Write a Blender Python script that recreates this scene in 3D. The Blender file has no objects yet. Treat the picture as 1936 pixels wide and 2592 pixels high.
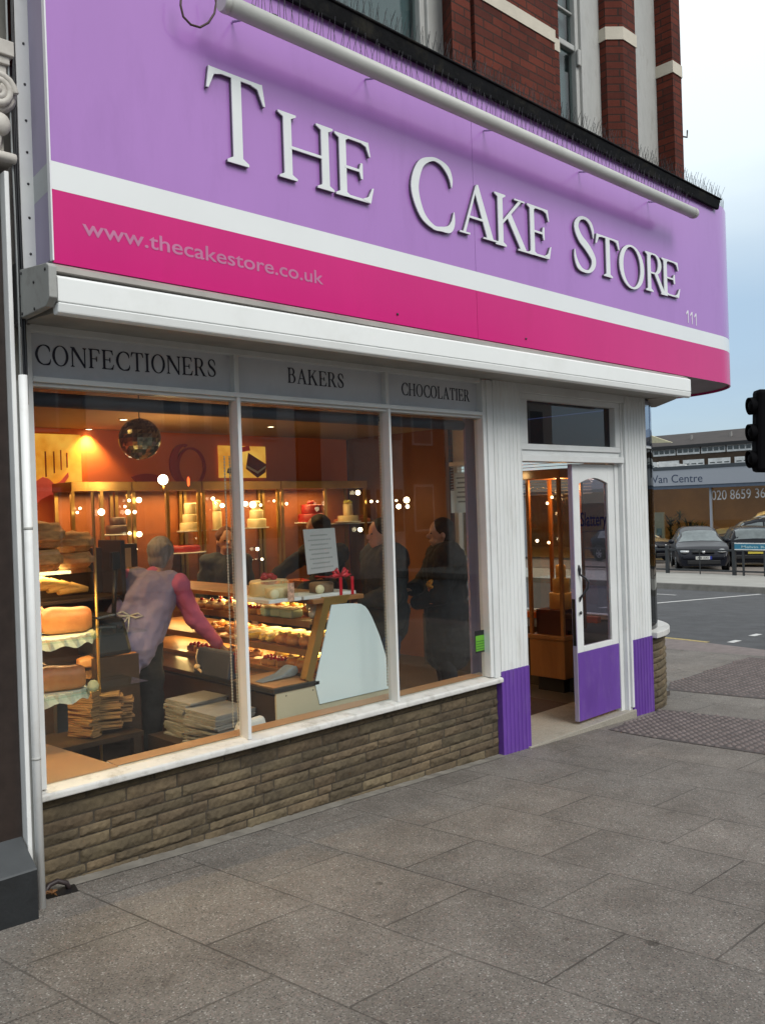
import bpy, bmesh, math, random
from mathutils import Vector, Matrix
S = bpy.context.scene
COL = S.collection
R = math.radians
# ------------------------------------------------------------------ camera
FPX, YAW, PITCH, ROLL = 2198.0, R(43.7317), R(-0.3553), R(-1.8747)
CAM = Vector((0.0, -3.9436, 1.6))
c_fw = Vector((math.sin(YAW)*math.cos(PITCH), math.cos(YAW)*math.cos(PITCH), math.sin(PITCH)))
c_r0 = Vector((math.cos(YAW), -math.sin(YAW), 0)); c_u0 = c_r0.cross(c_fw)
c_r = c_r0*math.cos(ROLL) + c_u0*math.sin(ROLL); c_u = -c_r0*math.sin(ROLL) + c_u0*math.cos(ROLL)
cam = bpy.data.cameras.new('camera'); camo = bpy.data.objects.new('camera', cam); COL.objects.link(camo)
cam.sensor_fit = 'HORIZONTAL'; cam.sensor_width = 36; cam.lens = FPX/1936*36
cam.clip_start = 0.05; cam.clip_end = 2000
camo.matrix_world = Matrix(((c_r.x, c_u.x, -c_fw.x, CAM.x), (c_r.y, c_u.y, -c_fw.y, CAM.y), (c_r.z, c_u.z, -c_fw.z, CAM.z), (0, 0, 0, 1)))
S.camera = camo
# ------------------------------------------------------------------ world
W = bpy.data.worlds.new('World'); S.world = W; W.use_nodes = True
nt = W.node_tree; nt.nodes.clear()
wo = nt.nodes.new('ShaderNodeOutputWorld'); bg = nt.nodes.new('ShaderNodeBackground')
sky = nt.nodes.new('ShaderNodeTexSky'); sky.sky_type = 'NISHITA'; sky.sun_disc = False
SUN_EL, SUN_AZ = R(44), R(182)       # azimuth measured clockwise from +Y
sky.sun_elevation = SUN_EL; sky.sun_rotation = SUN_AZ; sky.air_density = 1.0; sky.dust_density = 0.6
tc = nt.nodes.new('ShaderNodeTexCoord'); mp = nt.nodes.new('ShaderNodeMapping'); mp.inputs['Scale'].default_value = (1, 1, 3.2)
nz = nt.nodes.new('ShaderNodeTexNoise'); nz.inputs['Scale'].default_value = 2.6; nz.inputs['Detail'].default_value = 7; nz.inputs['Roughness'].default_value = .55
sep = nt.nodes.new('ShaderNodeSeparateXYZ')
mr = nt.nodes.new('ShaderNodeMapRange'); mr.inputs['From Min'].default_value = .02; mr.inputs['From Max'].default_value = .42
mr.inputs['To Min'].default_value = .55; mr.inputs['To Max'].default_value = 1.05
ad = nt.nodes.new('ShaderNodeMath'); ad.operation = 'MULTIPLY_ADD'; ad.inputs[1].default_value = .7; ad.use_clamp = False
ad2 = nt.nodes.new('ShaderNodeMath'); ad2.operation = 'SUBTRACT'; ad2.inputs[1].default_value = .33; ad2.use_clamp = True
mx = nt.nodes.new('ShaderNodeMix'); mx.data_type = 'RGBA'; mx.clamp_factor = True
cr = nt.nodes.new('ShaderNodeValToRGB'); ce = cr.color_ramp.elements; ce[0].position = 0; ce[0].color = (1.9, 2.55, 3.5, 1); ce[1].position = .5; ce[1].color = (6.6, 6.9, 7.0, 1); e_ = ce.new(.2); e_.color = (2.9, 3.85, 4.8, 1); e_ = ce.new(.34); e_.color = (5.6, 6.3, 6.7, 1)
L = nt.links.new
L(tc.outputs['Generated'], mp.inputs['Vector']); L(mp.outputs[0], nz.inputs['Vector']); L(tc.outputs['Generated'], sep.inputs[0])
L(sep.outputs['Z'], cr.inputs['Fac']); L(cr.outputs['Color'], mx.inputs['B']); L(sep.outputs['Z'], mr.inputs['Value']); L(nz.outputs['Fac'], ad.inputs[0]); L(mr.outputs[0], ad.inputs[2]); L(ad.outputs[0], ad2.inputs[0])
L(ad2.outputs[0], mx.inputs['Factor']); L(sky.outputs[0], mx.inputs['A']); L(mx.outputs['Result'], bg.inputs['Color'])
bg.inputs['Strength'].default_value = .12
L(bg.outputs[0], wo.inputs['Surface'])
# ------------------------------------------------------------------ sun (overcast: weak and wide)
sl = bpy.data.lights.new('sun', 'SUN'); sl.energy = 1.5; sl.angle = R(30); sl.color = (1, .97, .92)
so = bpy.data.objects.new('sun', sl); COL.objects.link(so)
sd = Vector((math.sin(SUN_AZ)*math.cos(SUN_EL), math.cos(SUN_AZ)*math.cos(SUN_EL), math.sin(SUN_EL)))
so.rotation_euler = sd.to_track_quat('Z', 'Y').to_euler()
S.view_settings.view_transform = 'Standard'; S.view_settings.look = 'None'; S.view_settings.exposure = 0.45; S.view_settings.gamma = 1.0
S.render.engine = 'CYCLES'
cy = S.cycles; cy.max_bounces = 8; cy.transparent_max_bounces = 24; cy.diffuse_bounces = 3; cy.glossy_bounces = 4
cy.sample_clamp_indirect = 4.0; cy.use_denoising = True; cy.caustics_reflective = False; cy.caustics_refractive = False
# ------------------------------------------------------------------ pixel -> world (px on the 1652-wide view of the photograph)
def ray(dx, dy):
    return c_fw + c_r*((dx/.85331-968)/FPX) - c_u*((dy/.85331-1296)/FPX)
def onY(dx, dy, Y=0.): r = ray(dx, dy); return CAM + r*((Y-CAM.y)/r.y)
def onX(dx, dy, X): r = ray(dx, dy); return CAM + r*((X-CAM.x)/r.x)
def onZ(dx, dy, Z): r = ray(dx, dy); return CAM + r*((Z-CAM.z)/r.z)
def gz(x): return -.04 - .037*x if x < 34 else -1.298
def onG(dx, dy, off=0.): r = ray(dx, dy); t = (-.04+off-CAM.z+.037*0)/(r.z+.037*r.x); return CAM + r*t
# ------------------------------------------------------------------ object helpers
ORG = {}
def link(o): COL.objects.link(o); return o
def tag(o, label=None, cat=None, group=None, kind=None):
    if label: o['label'] = label
    if cat: o['category'] = cat
    if group: o['group'] = group
    if kind: o['kind'] = kind
    return o
def thing(name, label, cat, loc=(0, 0, 0), group=None, rz=0):
    o = link(bpy.data.objects.new(name, None)); o.location = loc; o.rotation_euler = (0, 0, rz); o.empty_display_size = .1
    ORG[o] = Vector(loc); return tag(o, label, cat, group)
def dup(root, loc, label=None, rz=None, scale=None, group=None):
    def cp(o, par):
        c = o.copy(); COL.objects.link(c)
        if par: c.parent = par
        for ch in list(o.children): cp(ch, c)
        return c
    c = cp(root, None); c.location = loc
    if rz is not None: c.rotation_euler = (0, 0, rz)
    if scale: c.scale = scale if hasattr(scale, '__len__') else (scale,)*3
    if label: c['label'] = label
    if group: c['group'] = group
    return c
ORDN = ['leftmost', 'second from the left', 'third from the left', 'fourth from the left', 'fifth from the left', 'sixth from the left', 'seventh from the left', 'eighth from the left', 'ninth from the left', 'tenth from the left', 'eleventh from the left', 'twelfth from the left']
class MB:
    def __init__(s): s.v = []; s.f = []; s.sm = []
    def add(s, vs, fs, smooth=False):
        n = len(s.v); s.v += [Vector(v) for v in vs]; s.f += [[i+n for i in f] for f in fs]; s.sm += [smooth]*len(fs); return s
    def box(s, x0, x1, y0, y1, z0, z1, M=None):
        vs = [(x, y, z) for x in (x0, x1) for y in (y0, y1) for z in (z0, z1)]
        if M: vs = [M @ Vector(v) for v in vs]
        return s.add(vs, [(0, 1, 3, 2), (4, 6, 7, 5), (0, 4, 5, 1), (2, 3, 7, 6), (0, 2, 6, 4), (1, 5, 7, 3)])
    def hexa(s, a, b):   # two quads (bottom ring, top ring)
        return s.add(list(a)+list(b), [(3, 2, 1, 0), (4, 5, 6, 7)]+[(i, (i+1) % 4, 4+(i+1) % 4, 4+i) for i in range(4)])
    def prism(s, poly, a, b, ax='y', smooth=False, M=None):
        # poly: list of 2D points; extruded along axis ax from a to b
        def P(p, t):
            v = {'y': (p[0], t, p[1]), 'x': (t, p[0], p[1]), 'z': (p[0], p[1], t)}[ax]
            return M @ Vector(v) if M else Vector(v)
        n = len(poly); vs = [P(p, a) for p in poly]+[P(p, b) for p in poly]
        k = len(s.v); s.v += vs
        s.f += [[k+i for i in range(n)], [k+n+i for i in reversed(range(n))]]; s.sm += [False, False]
        for i in range(n): s.f.append([k+i, k+n+i, k+n+(i+1) % n, k+(i+1) % n]); s.sm.append(smooth)
        return s
    def tube(s, pts, r, seg=10, cap=True):
        pts = [Vector(p) for p in pts]; n = len(pts); rs = r if hasattr(r, '__len__') else [r]*n
        rings = []; up = None
        for i, p in enumerate(pts):
            d = (pts[min(i+1, n-1)]-pts[max(i-1, 0)]).normalized()
            if up is None: up = Vector((0, 0, 1)) if abs(d.z) < .9 else Vector((0, 1, 0))
            x = up.cross(d)
            if x.length < 1e-4: x = Vector((1, 0, 0)).cross(d)
            x.normalize(); y = d.cross(x); up = y
            rings.append([p+(x*math.cos(2*math.pi*k/seg)+y*math.sin(2*math.pi*k/seg))*rs[i] for k in range(seg)])
        vs = [v for g in rings for v in g]
        fs = [(i*seg+k, i*seg+(k+1) % seg, (i+1)*seg+(k+1) % seg, (i+1)*seg+k) for i in range(n-1) for k in range(seg)]
        s.add(vs, fs, True)
        if cap:
            k = len(s.v)-len(vs); s.f += [[k+j for j in reversed(range(seg))], [k+(n-1)*seg+j for j in range(seg)]]; s.sm += [False, False]
        return s
    def lathe(s, prof, c=(0, 0, 0), seg=20, M=None, cap=True):
        c = Vector(c); vs = []
        for r, z in prof:
            for k in range(seg):
                a = 2*math.pi*k/seg; v = Vector((r*math.cos(a), r*math.sin(a), z)); vs.append(c+(M @ v if M else v))
        n = len(prof)
        fs = [(i*seg+k, i*seg+(k+1) % seg, (i+1)*seg+(k+1) % seg, (i+1)*seg+k) for i in range(n-1) for k in range(seg)]
        k0 = len(s.v); s.add(vs, fs, True)
        if cap: s.f += [[k0+j for j in reversed(range(seg))], [k0+(n-1)*seg+j for j in range(seg)]]; s.sm += [False, False]
        return s
    def ball(s, c, r, seg=14, rings=8, M=None):
        c = Vector(c); r = Vector(r) if hasattr(r, '__len__') else Vector((r, r, r)); vs = []
        for i in range(rings+1):
            t = math.pi*i/rings
            for k in range(seg):
                a = 2*math.pi*k/seg; v = Vector((r.x*math.sin(t)*math.cos(a), r.y*math.sin(t)*math.sin(a), -r.z*math.cos(t))); vs.append(c+(M @ v if M else v))
        fs = [(i*seg+k, i*seg+(k+1) % seg, (i+1)*seg+(k+1) % seg, (i+1)*seg+k) for i in range(rings) for k in range(seg)]
        return s.add(vs, fs, True)
    def cap(s, a, b, ra, rb, seg=12):      # tapered capsule for remeshing
        a = Vector(a); b = Vector(b); s.ball(a, ra, seg, 8); s.ball(b, rb, seg, 8)
        return s.tube([a, b], [ra, rb], seg)
    def grid(s, fn, nu, nv, smooth=True):
        vs = [fn(i/nu, j/nv) for i in range(nu+1) for j in range(nv+1)]
        fs = [(i*(nv+1)+j, (i+1)*(nv+1)+j, (i+1)*(nv+1)+j+1, i*(nv+1)+j+1) for i in range(nu) for j in range(nv)]
        return s.add(vs, fs, smooth)
    def build(s, name, mat, par=None, bevel=0, loc=None, recalc=True):
        if par is not None:
            o0 = ORG.get(par, Vector())
        else: o0 = Vector(loc) if loc is not None else (sum(s.v, Vector())/max(1, len(s.v)))
        me = bpy.data.meshes.new(name); me.from_pydata([tuple(v-o0) for v in s.v], [], s.f)
        me.polygons.foreach_set('use_smooth', s.sm)
        if recalc:
            bm = bmesh.new(); bm.from_mesh(me); bmesh.ops.recalc_face_normals(bm, faces=bm.faces); bm.to_mesh(me); bm.free()
        me.materials.append(mat); o = link(bpy.data.objects.new(name, me))
        if par is not None:
            o.parent = par; ORG[o] = o0
        else: o.location = o0; ORG[o] = o0
        if bevel:
            m = o.modifiers.new('bevel', 'BEVEL'); m.width = bevel; m.segments = 2; m.limit_method = 'ANGLE'; m.angle_limit = R(40)
        return o
# NOTE sub-parts: a child mesh keeps its parent's origin, its object sits at (0,0,0) of the parent
def bx(name, mat, par, *b, bevel=0): return MB().box(*b).build(name, mat, par, bevel)
# ------------------------------------------------------------------ materials
def lin(h):
    h = h.lstrip('#'); return tuple((lambda c: c/12.92 if c <= .04045 else ((c+.055)/1.055)**2.4)(int(h[i:i+2], 16)/255) for i in (0, 2, 4))
MATS = {}
def mat(name, col, rough=.6, metal=0, var=.12, vs=6., bump=0, bs=60., coat=0, emit=None, es=0, spec=.5, stretch=None, dirt=None):
    """principled with noise-varied colour; dirt=(colour, scale, amount) adds stains"""
    if name in MATS: return MATS[name]
    m = bpy.data.materials.new(name); m.use_nodes = True; t = m.node_tree; b = t.nodes['Principled BSDF']; l = t.links.new
    c = lin(col) if isinstance(col, str) else col
    b.inputs['Roughness'].default_value = rough; b.inputs['Metallic'].default_value = metal; b.inputs['Specular IOR Level'].default_value = spec
    g = t.nodes.new('ShaderNodeTexCoord'); vec = g.outputs['Object']
    if stretch:
        mpn = t.nodes.new('ShaderNodeMapping'); mpn.inputs['Scale'].default_value = stretch; l(vec, mpn.inputs['Vector']); vec = mpn.outputs[0]
    n = t.nodes.new('ShaderNodeTexNoise'); n.inputs['Scale'].default_value = vs; n.inputs['Detail'].default_value = 6; n.inputs['Roughness'].default_value = .6; l(vec, n.inputs['Vector'])
    r = t.nodes.new('ShaderNodeValToRGB'); r.color_ramp.elements[0].position = .3; r.color_ramp.elements[1].position = .7
    r.color_ramp.elements[0].color = (*[x*(1-var) for x in c], 1); r.color_ramp.elements[1].color = (*[min(1, x*(1+var)) for x in c], 1)
    l(n.outputs['Fac'], r.inputs['Fac']); out = r.outputs['Color']
    if dirt:
        dc, ds, da = dirt; n2 = t.nodes.new('ShaderNodeTexNoise'); n2.inputs['Scale'].default_value = ds; n2.inputs['Detail'].default_value = 8; n2.inputs['Roughness'].default_value = .7; l(vec, n2.inputs['Vector'])
        r2 = t.nodes.new('ShaderNodeValToRGB'); r2.color_ramp.elements[0].position = .52; r2.color_ramp.elements[1].position = .75
        r2.color_ramp.elements[0].color = (0, 0, 0, 1); r2.color_ramp.elements[1].color = (da, da, da, 1); l(n2.outputs['Fac'], r2.inputs['Fac'])
        x = t.nodes.new('ShaderNodeMix'); x.data_type = 'RGBA'; x.inputs['B'].default_value = (*(lin(dc) if isinstance(dc, str) else dc), 1)
        l(r2.outputs['Color'], x.inputs['Factor']); l(out, x.inputs['A']); out = x.outputs['Result']
    l(out, b.inputs['Base Color'])
    if coat: b.inputs['Coat Weight'].default_value = coat; b.inputs['Coat Roughness'].default_value = .08
    if bump:
        n3 = t.nodes.new('ShaderNodeTexNoise'); n3.inputs['Scale'].default_value = bs; n3.inputs['Detail'].default_value = 6; l(vec, n3.inputs['Vector'])
        bu = t.nodes.new('ShaderNodeBump'); bu.inputs['Strength'].default_value = bump; bu.inputs['Distance'].default_value = .01; l(n3.outputs['Fac'], bu.inputs['Height']); l(bu.outputs[0], b.inputs['Normal'])
    if emit:
        b.inputs['Emission Color'].default_value = (*(lin(emit) if isinstance(emit, str) else emit), 1); b.inputs['Emission Strength'].default_value = es
    MATS[name] = m; return m
def glass(name, tint=(1, 1, 1), ior=1.5, rough=0.0, refl=1.0, wob=0):
    if name in MATS: return MATS[name]
    m = bpy.data.materials.new(name); m.use_nodes = True; t = m.node_tree; t.nodes.clear(); l = t.links.new
    o = t.nodes.new('ShaderNodeOutputMaterial'); tr = t.nodes.new('ShaderNodeBsdfTransparent'); gl = t.nodes.new('ShaderNodeBsdfGlossy'); mxs = t.nodes.new('ShaderNodeMixShader')
    fr = t.nodes.new('ShaderNodeFresnel'); fr.inputs['IOR'].default_value = ior
    tr.inputs['Color'].default_value = (*tint, 1); gl.inputs['Roughness'].default_value = rough; gl.inputs['Color'].default_value = (refl, refl, refl, 1)
    if wob:
        n3 = t.nodes.new('ShaderNodeTexNoise'); n3.inputs['Scale'].default_value = 1.3; g = t.nodes.new('ShaderNodeTexCoord'); l(g.outputs['Object'], n3.inputs['Vector'])
        bu = t.nodes.new('ShaderNodeBump'); bu.inputs['Strength'].default_value = wob; bu.inputs['Distance'].default_value = .02; l(n3.outputs['Fac'], bu.inputs['Height']); l(bu.outputs[0], gl.inputs['Normal'])
    gb = t.nodes.new('ShaderNodeNewGeometry'); mb_ = t.nodes.new('ShaderNodeMath'); mb_.operation = 'SUBTRACT'; mb_.inputs[0].default_value = 1; l(gb.outputs['Backfacing'], mb_.inputs[1]); mm_ = t.nodes.new('ShaderNodeMath'); mm_.operation = 'MULTIPLY'; l(fr.outputs[0], mm_.inputs[0]); l(mb_.outputs[0], mm_.inputs[1])
    l(mm_.outputs[0], mxs.inputs['Fac']); l(tr.outputs[0], mxs.inputs[1]); l(gl.outputs[0], mxs.inputs[2]); l(mxs.outputs[0], o.inputs['Surface'])
    MATS[name] = m; return m
class NG:
    """tiny node-graph helper for the bespoke materials"""
    def __init__(s, name, rough=.8):
        s.m = bpy.data.materials.new(name); s.m.use_nodes = True; s.t = s.m.node_tree; s.b = s.t.nodes['Principled BSDF']; s.b.inputs['Roughness'].default_value = rough
        g = s.t.nodes.new('ShaderNodeNewGeometry'); s.pos = g.outputs['Position']; s.nor = g.outputs['Normal']; MATS[name] = s.m
    def l(s, a, b): s.t.links.new(a, b)
    def node(s, ty, **kw):
        n = s.t.nodes.new(ty)
        for k, v in kw.items(): setattr(n, k, v)
        return n
    def put(s, sock, v):
        if hasattr(v, 'is_output'): s.l(v, sock)
        else: sock.default_value = v
    def math(s, op, a, b=0., c=None, clamp=False):
        n = s.node('ShaderNodeMath', operation=op, use_clamp=clamp); s.put(n.inputs[0], a); s.put(n.inputs[1], b)
        if c is not None: s.put(n.inputs[2], c)
        return n.outputs[0]
    def xyz(s, v): n = s.node('ShaderNodeSeparateXYZ'); s.l(v, n.inputs[0]); return n.outputs
    def comb(s, x, y, z): n = s.node('ShaderNodeCombineXYZ'); [s.put(n.inputs[i], q) for i, q in enumerate((x, y, z))]; return n.outputs[0]
    def noise(s, v, sc, det=5, ro=.6): n = s.node('ShaderNodeTexNoise'); s.l(v, n.inputs['Vector']); n.inputs['Scale'].default_value = sc; n.inputs['Detail'].default_value = det; n.inputs['Roughness'].default_value = ro; return n.outputs['Fac']
    def ramp(s, f, stops):
        n = s.node('ShaderNodeValToRGB'); e = n.color_ramp.elements
        while len(e) < len(stops): e.new(.5)
        for i, (p, c) in enumerate(stops): e[i].position = p; e[i].color = (*c, 1) if len(c) == 3 else c
        s.l(f, n.inputs[0]); return n.outputs[0]
    def mix(s, f, a, b, ty='MIX'):
        n = s.node('ShaderNodeMix', data_type='RGBA', blend_type=ty); s.put(n.inputs['Factor'], f)
        s.put(n.inputs['A'], a if hasattr(a, 'is_output') else (*a, 1)); s.put(n.inputs['B'], b if hasattr(b, 'is_output') else (*b, 1)); return n.outputs['Result']
    def bump(s, h, st=.5, d=.01): n = s.node('ShaderNodeBump'); n.inputs['Strength'].default_value = st; n.inputs['Distance'].default_value = d; s.l(h, n.inputs['Height']); s.l(n.outputs[0], s.b.inputs['Normal'])
    def base(s, c): s.l(c, s.b.inputs['Base Color'])
def brick_mat(name, c1, c2, mortar, bw=.225, bh=.075):
    g = NG(name, .85); x, y, z = g.xyz(g.pos); nx, ny, nzz = g.xyz(g.nor)
    side = g.math('GREATER_THAN', g.math('ABSOLUTE', nx), .8)
    u = g.math('ADD', g.math('MULTIPLY', x, g.math('SUBTRACT', 1., side)), g.math('MULTIPLY', y, side))
    v = g.comb(u, z, 0.)
    b = g.node('ShaderNodeTexBrick'); g.l(v, b.inputs['Vector']); b.inputs['Scale'].default_value = 1; b.inputs['Brick Width'].default_value = bw; b.inputs['Row Height'].default_value = bh
    b.inputs['Mortar Size'].default_value = .006; b.inputs['Color1'].default_value = (*c1, 1); b.inputs['Color2'].default_value = (*c2, 1); b.inputs['Mortar'].default_value = (*mortar, 1); b.inputs['Bias'].default_value = -.1
    n = g.noise(g.pos, 3.); n2 = g.noise(g.pos, 40.)
    c = g.mix(.55, b.outputs['Color'], g.ramp(n, [(.3, (.35, .33, .33)), (.7, (1, 1, 1))]), 'MULTIPLY')
    c = g.mix(.3, c, g.ramp(n2, [(.3, (.5, .5, .5)), (.7, (1, 1, 1))]), 'MULTIPLY')
    g.b.inputs['Specular IOR Level'].default_value = .2; g.base(c); g.bump(g.math('ADD', g.math('MULTIPLY', b.outputs['Fac'], -1.), g.math('MULTIPLY', n2, .4)), .6, .008)
    return g.m
# ================================================================== SETTING
def paving():
    g = NG('paving_slabs', .82); x, y, z = g.xyz(g.pos)
    xs = g.math('MULTIPLY_ADD', y, .15, x); cu = g.math('DIVIDE', g.math('SUBTRACT', xs, 1.12), .549)
    ci = g.math('FLOOR', cu); fx = g.math('SUBTRACT', cu, ci)
    par = g.math('FLOORED_MODULO', ci, 2.)
    vu = g.math('DIVIDE', g.math('ADD', g.math('ADD', y, .61), g.math('MULTIPLY', par, .35)), .725); vi = g.math('FLOOR', vu); fy = g.math('SUBTRACT', vu, vi)
    wob = g.math('MULTIPLY', g.math('SUBTRACT', g.noise(g.pos, 14., 4), .5), .012)
    dx = g.math('MULTIPLY', g.math('MINIMUM', fx, g.math('SUBTRACT', 1., fx)), .549); dy = g.math('MULTIPLY', g.math('MINIMUM', fy, g.math('SUBTRACT', 1., fy)), .725)
    d = g.math('ADD', g.math('MINIMUM', dx, dy), wob)
    jm = g.node('ShaderNodeMapRange', interpolation_type='SMOOTHSTEP'); g.l(d, jm.inputs['Value']); jm.inputs['From Min'].default_value = .001; jm.inputs['From Max'].default_value = .0065
    wn = g.node('ShaderNodeTexWhiteNoise', noise_dimensions='2D'); g.l(g.comb(ci, vi, 0.), wn.inputs['Vector'])
    vo = g.node('ShaderNodeTexVoronoi'); vo.inputs['Scale'].default_value = 165.; g.l(g.pos, vo.inputs['Vector'])
    vx = g.xyz(vo.outputs['Color'])
    spk = g.ramp(vx[0], [(0, (.095, .084, .074)), (.2, (.142, .126, .109)), (.78, (.182, .161, .137)), (.93, (.215, .195, .170)), (1, (.31, .285, .25))])
    tone = g.ramp(wn.outputs['Value'], [(0, (.87, .89, .93)), (1, (1.04, 1.05, 1.08))])
    st = g.ramp(g.noise(g.pos, 2.2, 8, .65), [(.34, (.70, .68, .66)), (.62, (1.06, 1.06, 1.05))])
    sp2 = g.ramp(g.noise(g.pos, 7., 9, .75), [(.60, (1, 1, 1)), (.74, (.5, .48, .46))])
    v2 = g.node('ShaderNodeTexVoronoi'); v2.inputs['Scale'].default_value = 95.; g.l(g.pos, v2.inputs['Vector']); v2x = g.xyz(v2.outputs['Color'])
    fl_ = g.math('MULTIPLY', g.math('LESS_THAN', v2.outputs['Distance'], .34), 1.)
    spk = g.mix(g.math('MULTIPLY', fl_, .85), spk, g.ramp(v2x[1], [(0, (.035, .033, .034)), (.16, (.05, .046, .045)), (.2, (.155, .135, .115)), (.62, (.19, .16, .14)), (.66, (.24, .175, .15)), (.8, (.26, .19, .165)), (.84, (.15, .135, .12)), (.93, (.33, .31, .28)), (1, (.45, .43, .40))]))
    c = g.mix(1., g.mix(1., g.mix(1., spk, tone, 'MULTIPLY'), st, 'MULTIPLY'), sp2, 'MULTIPLY')
    jf = g.math('MAXIMUM', jm.outputs[0], g.ramp(g.noise(g.pos, 1.1, 3), [(.40, (0, 0, 0)), (.68, (.72, .72, .72))]))
    c = g.mix(jf, (.048, .041, .035), c)
    gum = g.node('ShaderNodeTexVoronoi'); gum.inputs['Scale'].default_value = 1.9; g.l(g.pos, gum.inputs['Vector'])
    gm = g.ramp(g.math('ADD', gum.outputs['Distance'], g.math('MULTIPLY', g.noise(g.pos, 30.), .05)), [(.075, (.55, .53, .5)), (.09, (1, 1, 1))])
    c = g.mix(1., c, gm, 'MULTIPLY'); g.base(c)
    g.bump(g.math('ADD', g.math('MULTIPLY', jm.outputs[0], 1.), g.math('MULTIPLY', vx[0], .12)), .35, .006); return g.m
M_pave = paving()
M_asph = mat('asphalt', (.055, .056, .06), .85, var=.25, vs=3, bump=.5, bs=160, dirt=((.035, .035, .037), .6, .6))
M_kerb = mat('kerb_stone', (.25, .235, .215), .85, var=.2, vs=5, bump=.3, bs=80)
M_pinkp = mat('pink_paving', (.165, .135, .128), .85, var=.2, vs=8, bump=.3, bs=80)
M_tact = mat('tactile_red', (.15, .122, .117), .85, var=.3, vs=6, bump=.3, bs=90, dirt=((.07, .06, .06), 4, .5))
M_conc = mat('pale_concrete', (.27, .265, .245), .85, var=.12, vs=1.2, bump=.2, bs=50)
M_lot = mat('forecourt', (.15, .13, .115), .85, var=.2, vs=2, bump=.3, bs=60)
M_line = mat('road_paint_white', (.5, .5, .49), .7, var=.25, vs=25)
M_yel = mat('road_paint_yellow', (.34, .26, .08), .7, var=.3, vs=25)
def sheet(name, pts, off, m, kind='structure', n=1):
    o = MB().add([(x, y, gz(x)+off) for x, y in pts], [tuple(range(len(pts)))]).build(name, m, recalc=False)
    return tag(o, kind=kind)
sheet('road', [(-60, -60), (34, -60), (34, -7.0), (-60, -7.0)], -.10, M_asph)
sheet('side_road', [(11.6, -7.0), (34, -7.0), (34, 90), (11.6, 90)], -.02, M_asph)
sheet('ground', [(34, -400), (900, -400), (900, 500), (34, 500)], -.03, M_asph)
sheet('pavement', [(-40, -7.0), (11.0, -7.0), (11.0, .7), (10.75, 2.2), (10.9, 3.2), (11.0, 60), (7.80, 60), (7.80, .85), (7.45, .25), (7.0, .12), (-40, .12)], 0, M_pave)
sheet('dropped_kerb', [(11.0, -7.0), (11.62, -7.0), (11.62, .9), (11.78, 1.8), (11.85, 2.6), (11.9, 60), (11.0, 60), (10.9, 3.2), (10.75, 2.2), (11.0, .7)], -.006, M_pinkp)
sheet('yellow_line', [(11.86, 1.85), (11.97, 1.85), (12.02, 2.3), (12.1, 4), (11.98, 4), (11.9, 2.3)], -.014, M_yel)
def strip(name, a, b, w, off, m):
    a = Vector(a).to_2d() if len(a) > 2 else Vector(a); b = Vector(b); d = (b-a).normalized(); n = Vector((-d.y, d.x))*w/2
    return sheet(name, [a-n, b-n, b+n, a+n], off, m)
strip('road_marking', (15.5, 5.9), (21.3, 5.05), .10, -.015, M_line)
for i in range(4): strip('road_marking', (12.1+i*.95, 1.62+i*.1), (12.42+i*.95, 1.64+i*.1), .10, -.015, M_line)
strip('road_marking', (19.66, 6.4), (19.7, 7.2), .1, -.015, M_line)
k = MB(); k.add([(21.55, -40, gz(21.55)-.03), (21.55, 90, gz(21.55)-.03), (21.62, 90, gz(21.6)+.12), (21.62, -40, gz(21.6)+.12), (21.85, 90, gz(21.85)+.124), (21.85, -40, gz(21.85)+.124)], [(0, 1, 2, 3), (3, 2, 4, 5)])
tag(k.build('far_kerb', mat('dark_kerb', (.12, .115, .105), .85, var=.2)), kind='structure')
sheet('far_pavement', [(21.85, -40), (27.0, -40), (27.0, 90), (21.85, 90)], .12, M_conc)
sheet('forecourt', [(27.0, -40), (33.98, -40), (33.98, 90), (27.0, 90)], .13, M_lot)
sheet('wall_fillet', [(1.5, -.035), (2.3, -.055), (3.4, -.03), (4.9, -.03), (4.9, .06), (1.5, .06)], .004, mat('cement_fillet', (.20, .185, .16), .9, var=.25, vs=7, bump=.4, bs=30, dirt=((.07, .06, .05), 5, .7)))
def tactile(name, pts, pit=.067):
    sheet(name+'_base', pts, .004, mat('tactile_base', (.075, .062, .060), .9, var=.3, vs=6, bump=.3, bs=90))
    mb = MB(); xs = [p[0] for p in pts]; ys = [p[1] for p in pts]
    def inside(x, y):
        c = False; n = len(pts)
        for i in range(n):
            (x1, y1), (x2, y2) = pts[i], pts[(i+1) % n]
            if (y1 > y) != (y2 > y) and x < (x2-x1)*(y-y1)/(y2-y1)+x1: c = not c
        return c
    i = 0; y = min(ys)+.03
    while y < max(ys):
        x = min(xs)+.03
        while x < max(xs):
            if inside(x-.02, y) and inside(x+.02, y):
                z = gz(x)+.004; r = .024; vs = [(x+r*math.cos(a*1.0472), y+r*math.sin(a*1.0472), z) for a in range(6)]+[(x+r*.55*math.cos(a*1.0472), y+r*.55*math.sin(a*1.0472), z+.011) for a in range(6)]
                mb.add(vs, [(a, (a+1) % 6, 6+(a+1) % 6, 6+a) for a in range(6)]+[(6, 7, 8, 9, 10, 11)], True)
            x += pit
        y += pit
    tag(mb.build(name, M_tact, recalc=False), kind='structure')
tactile('tactile_paving', [(6.12, -.10), (6.98, -.05), (7.12, .04), (7.34, -.9), (7.36, -3.4), (6.42, -3.4), (6.24, -1.32), (6.12, -.45)])
tactile('crossing_tactile_paving', [(8.05, .42), (8.4, .58), (10.78, .78), (10.82, -3.2), (8.22, -3.2), (8.25, -.46)], .075)
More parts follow.
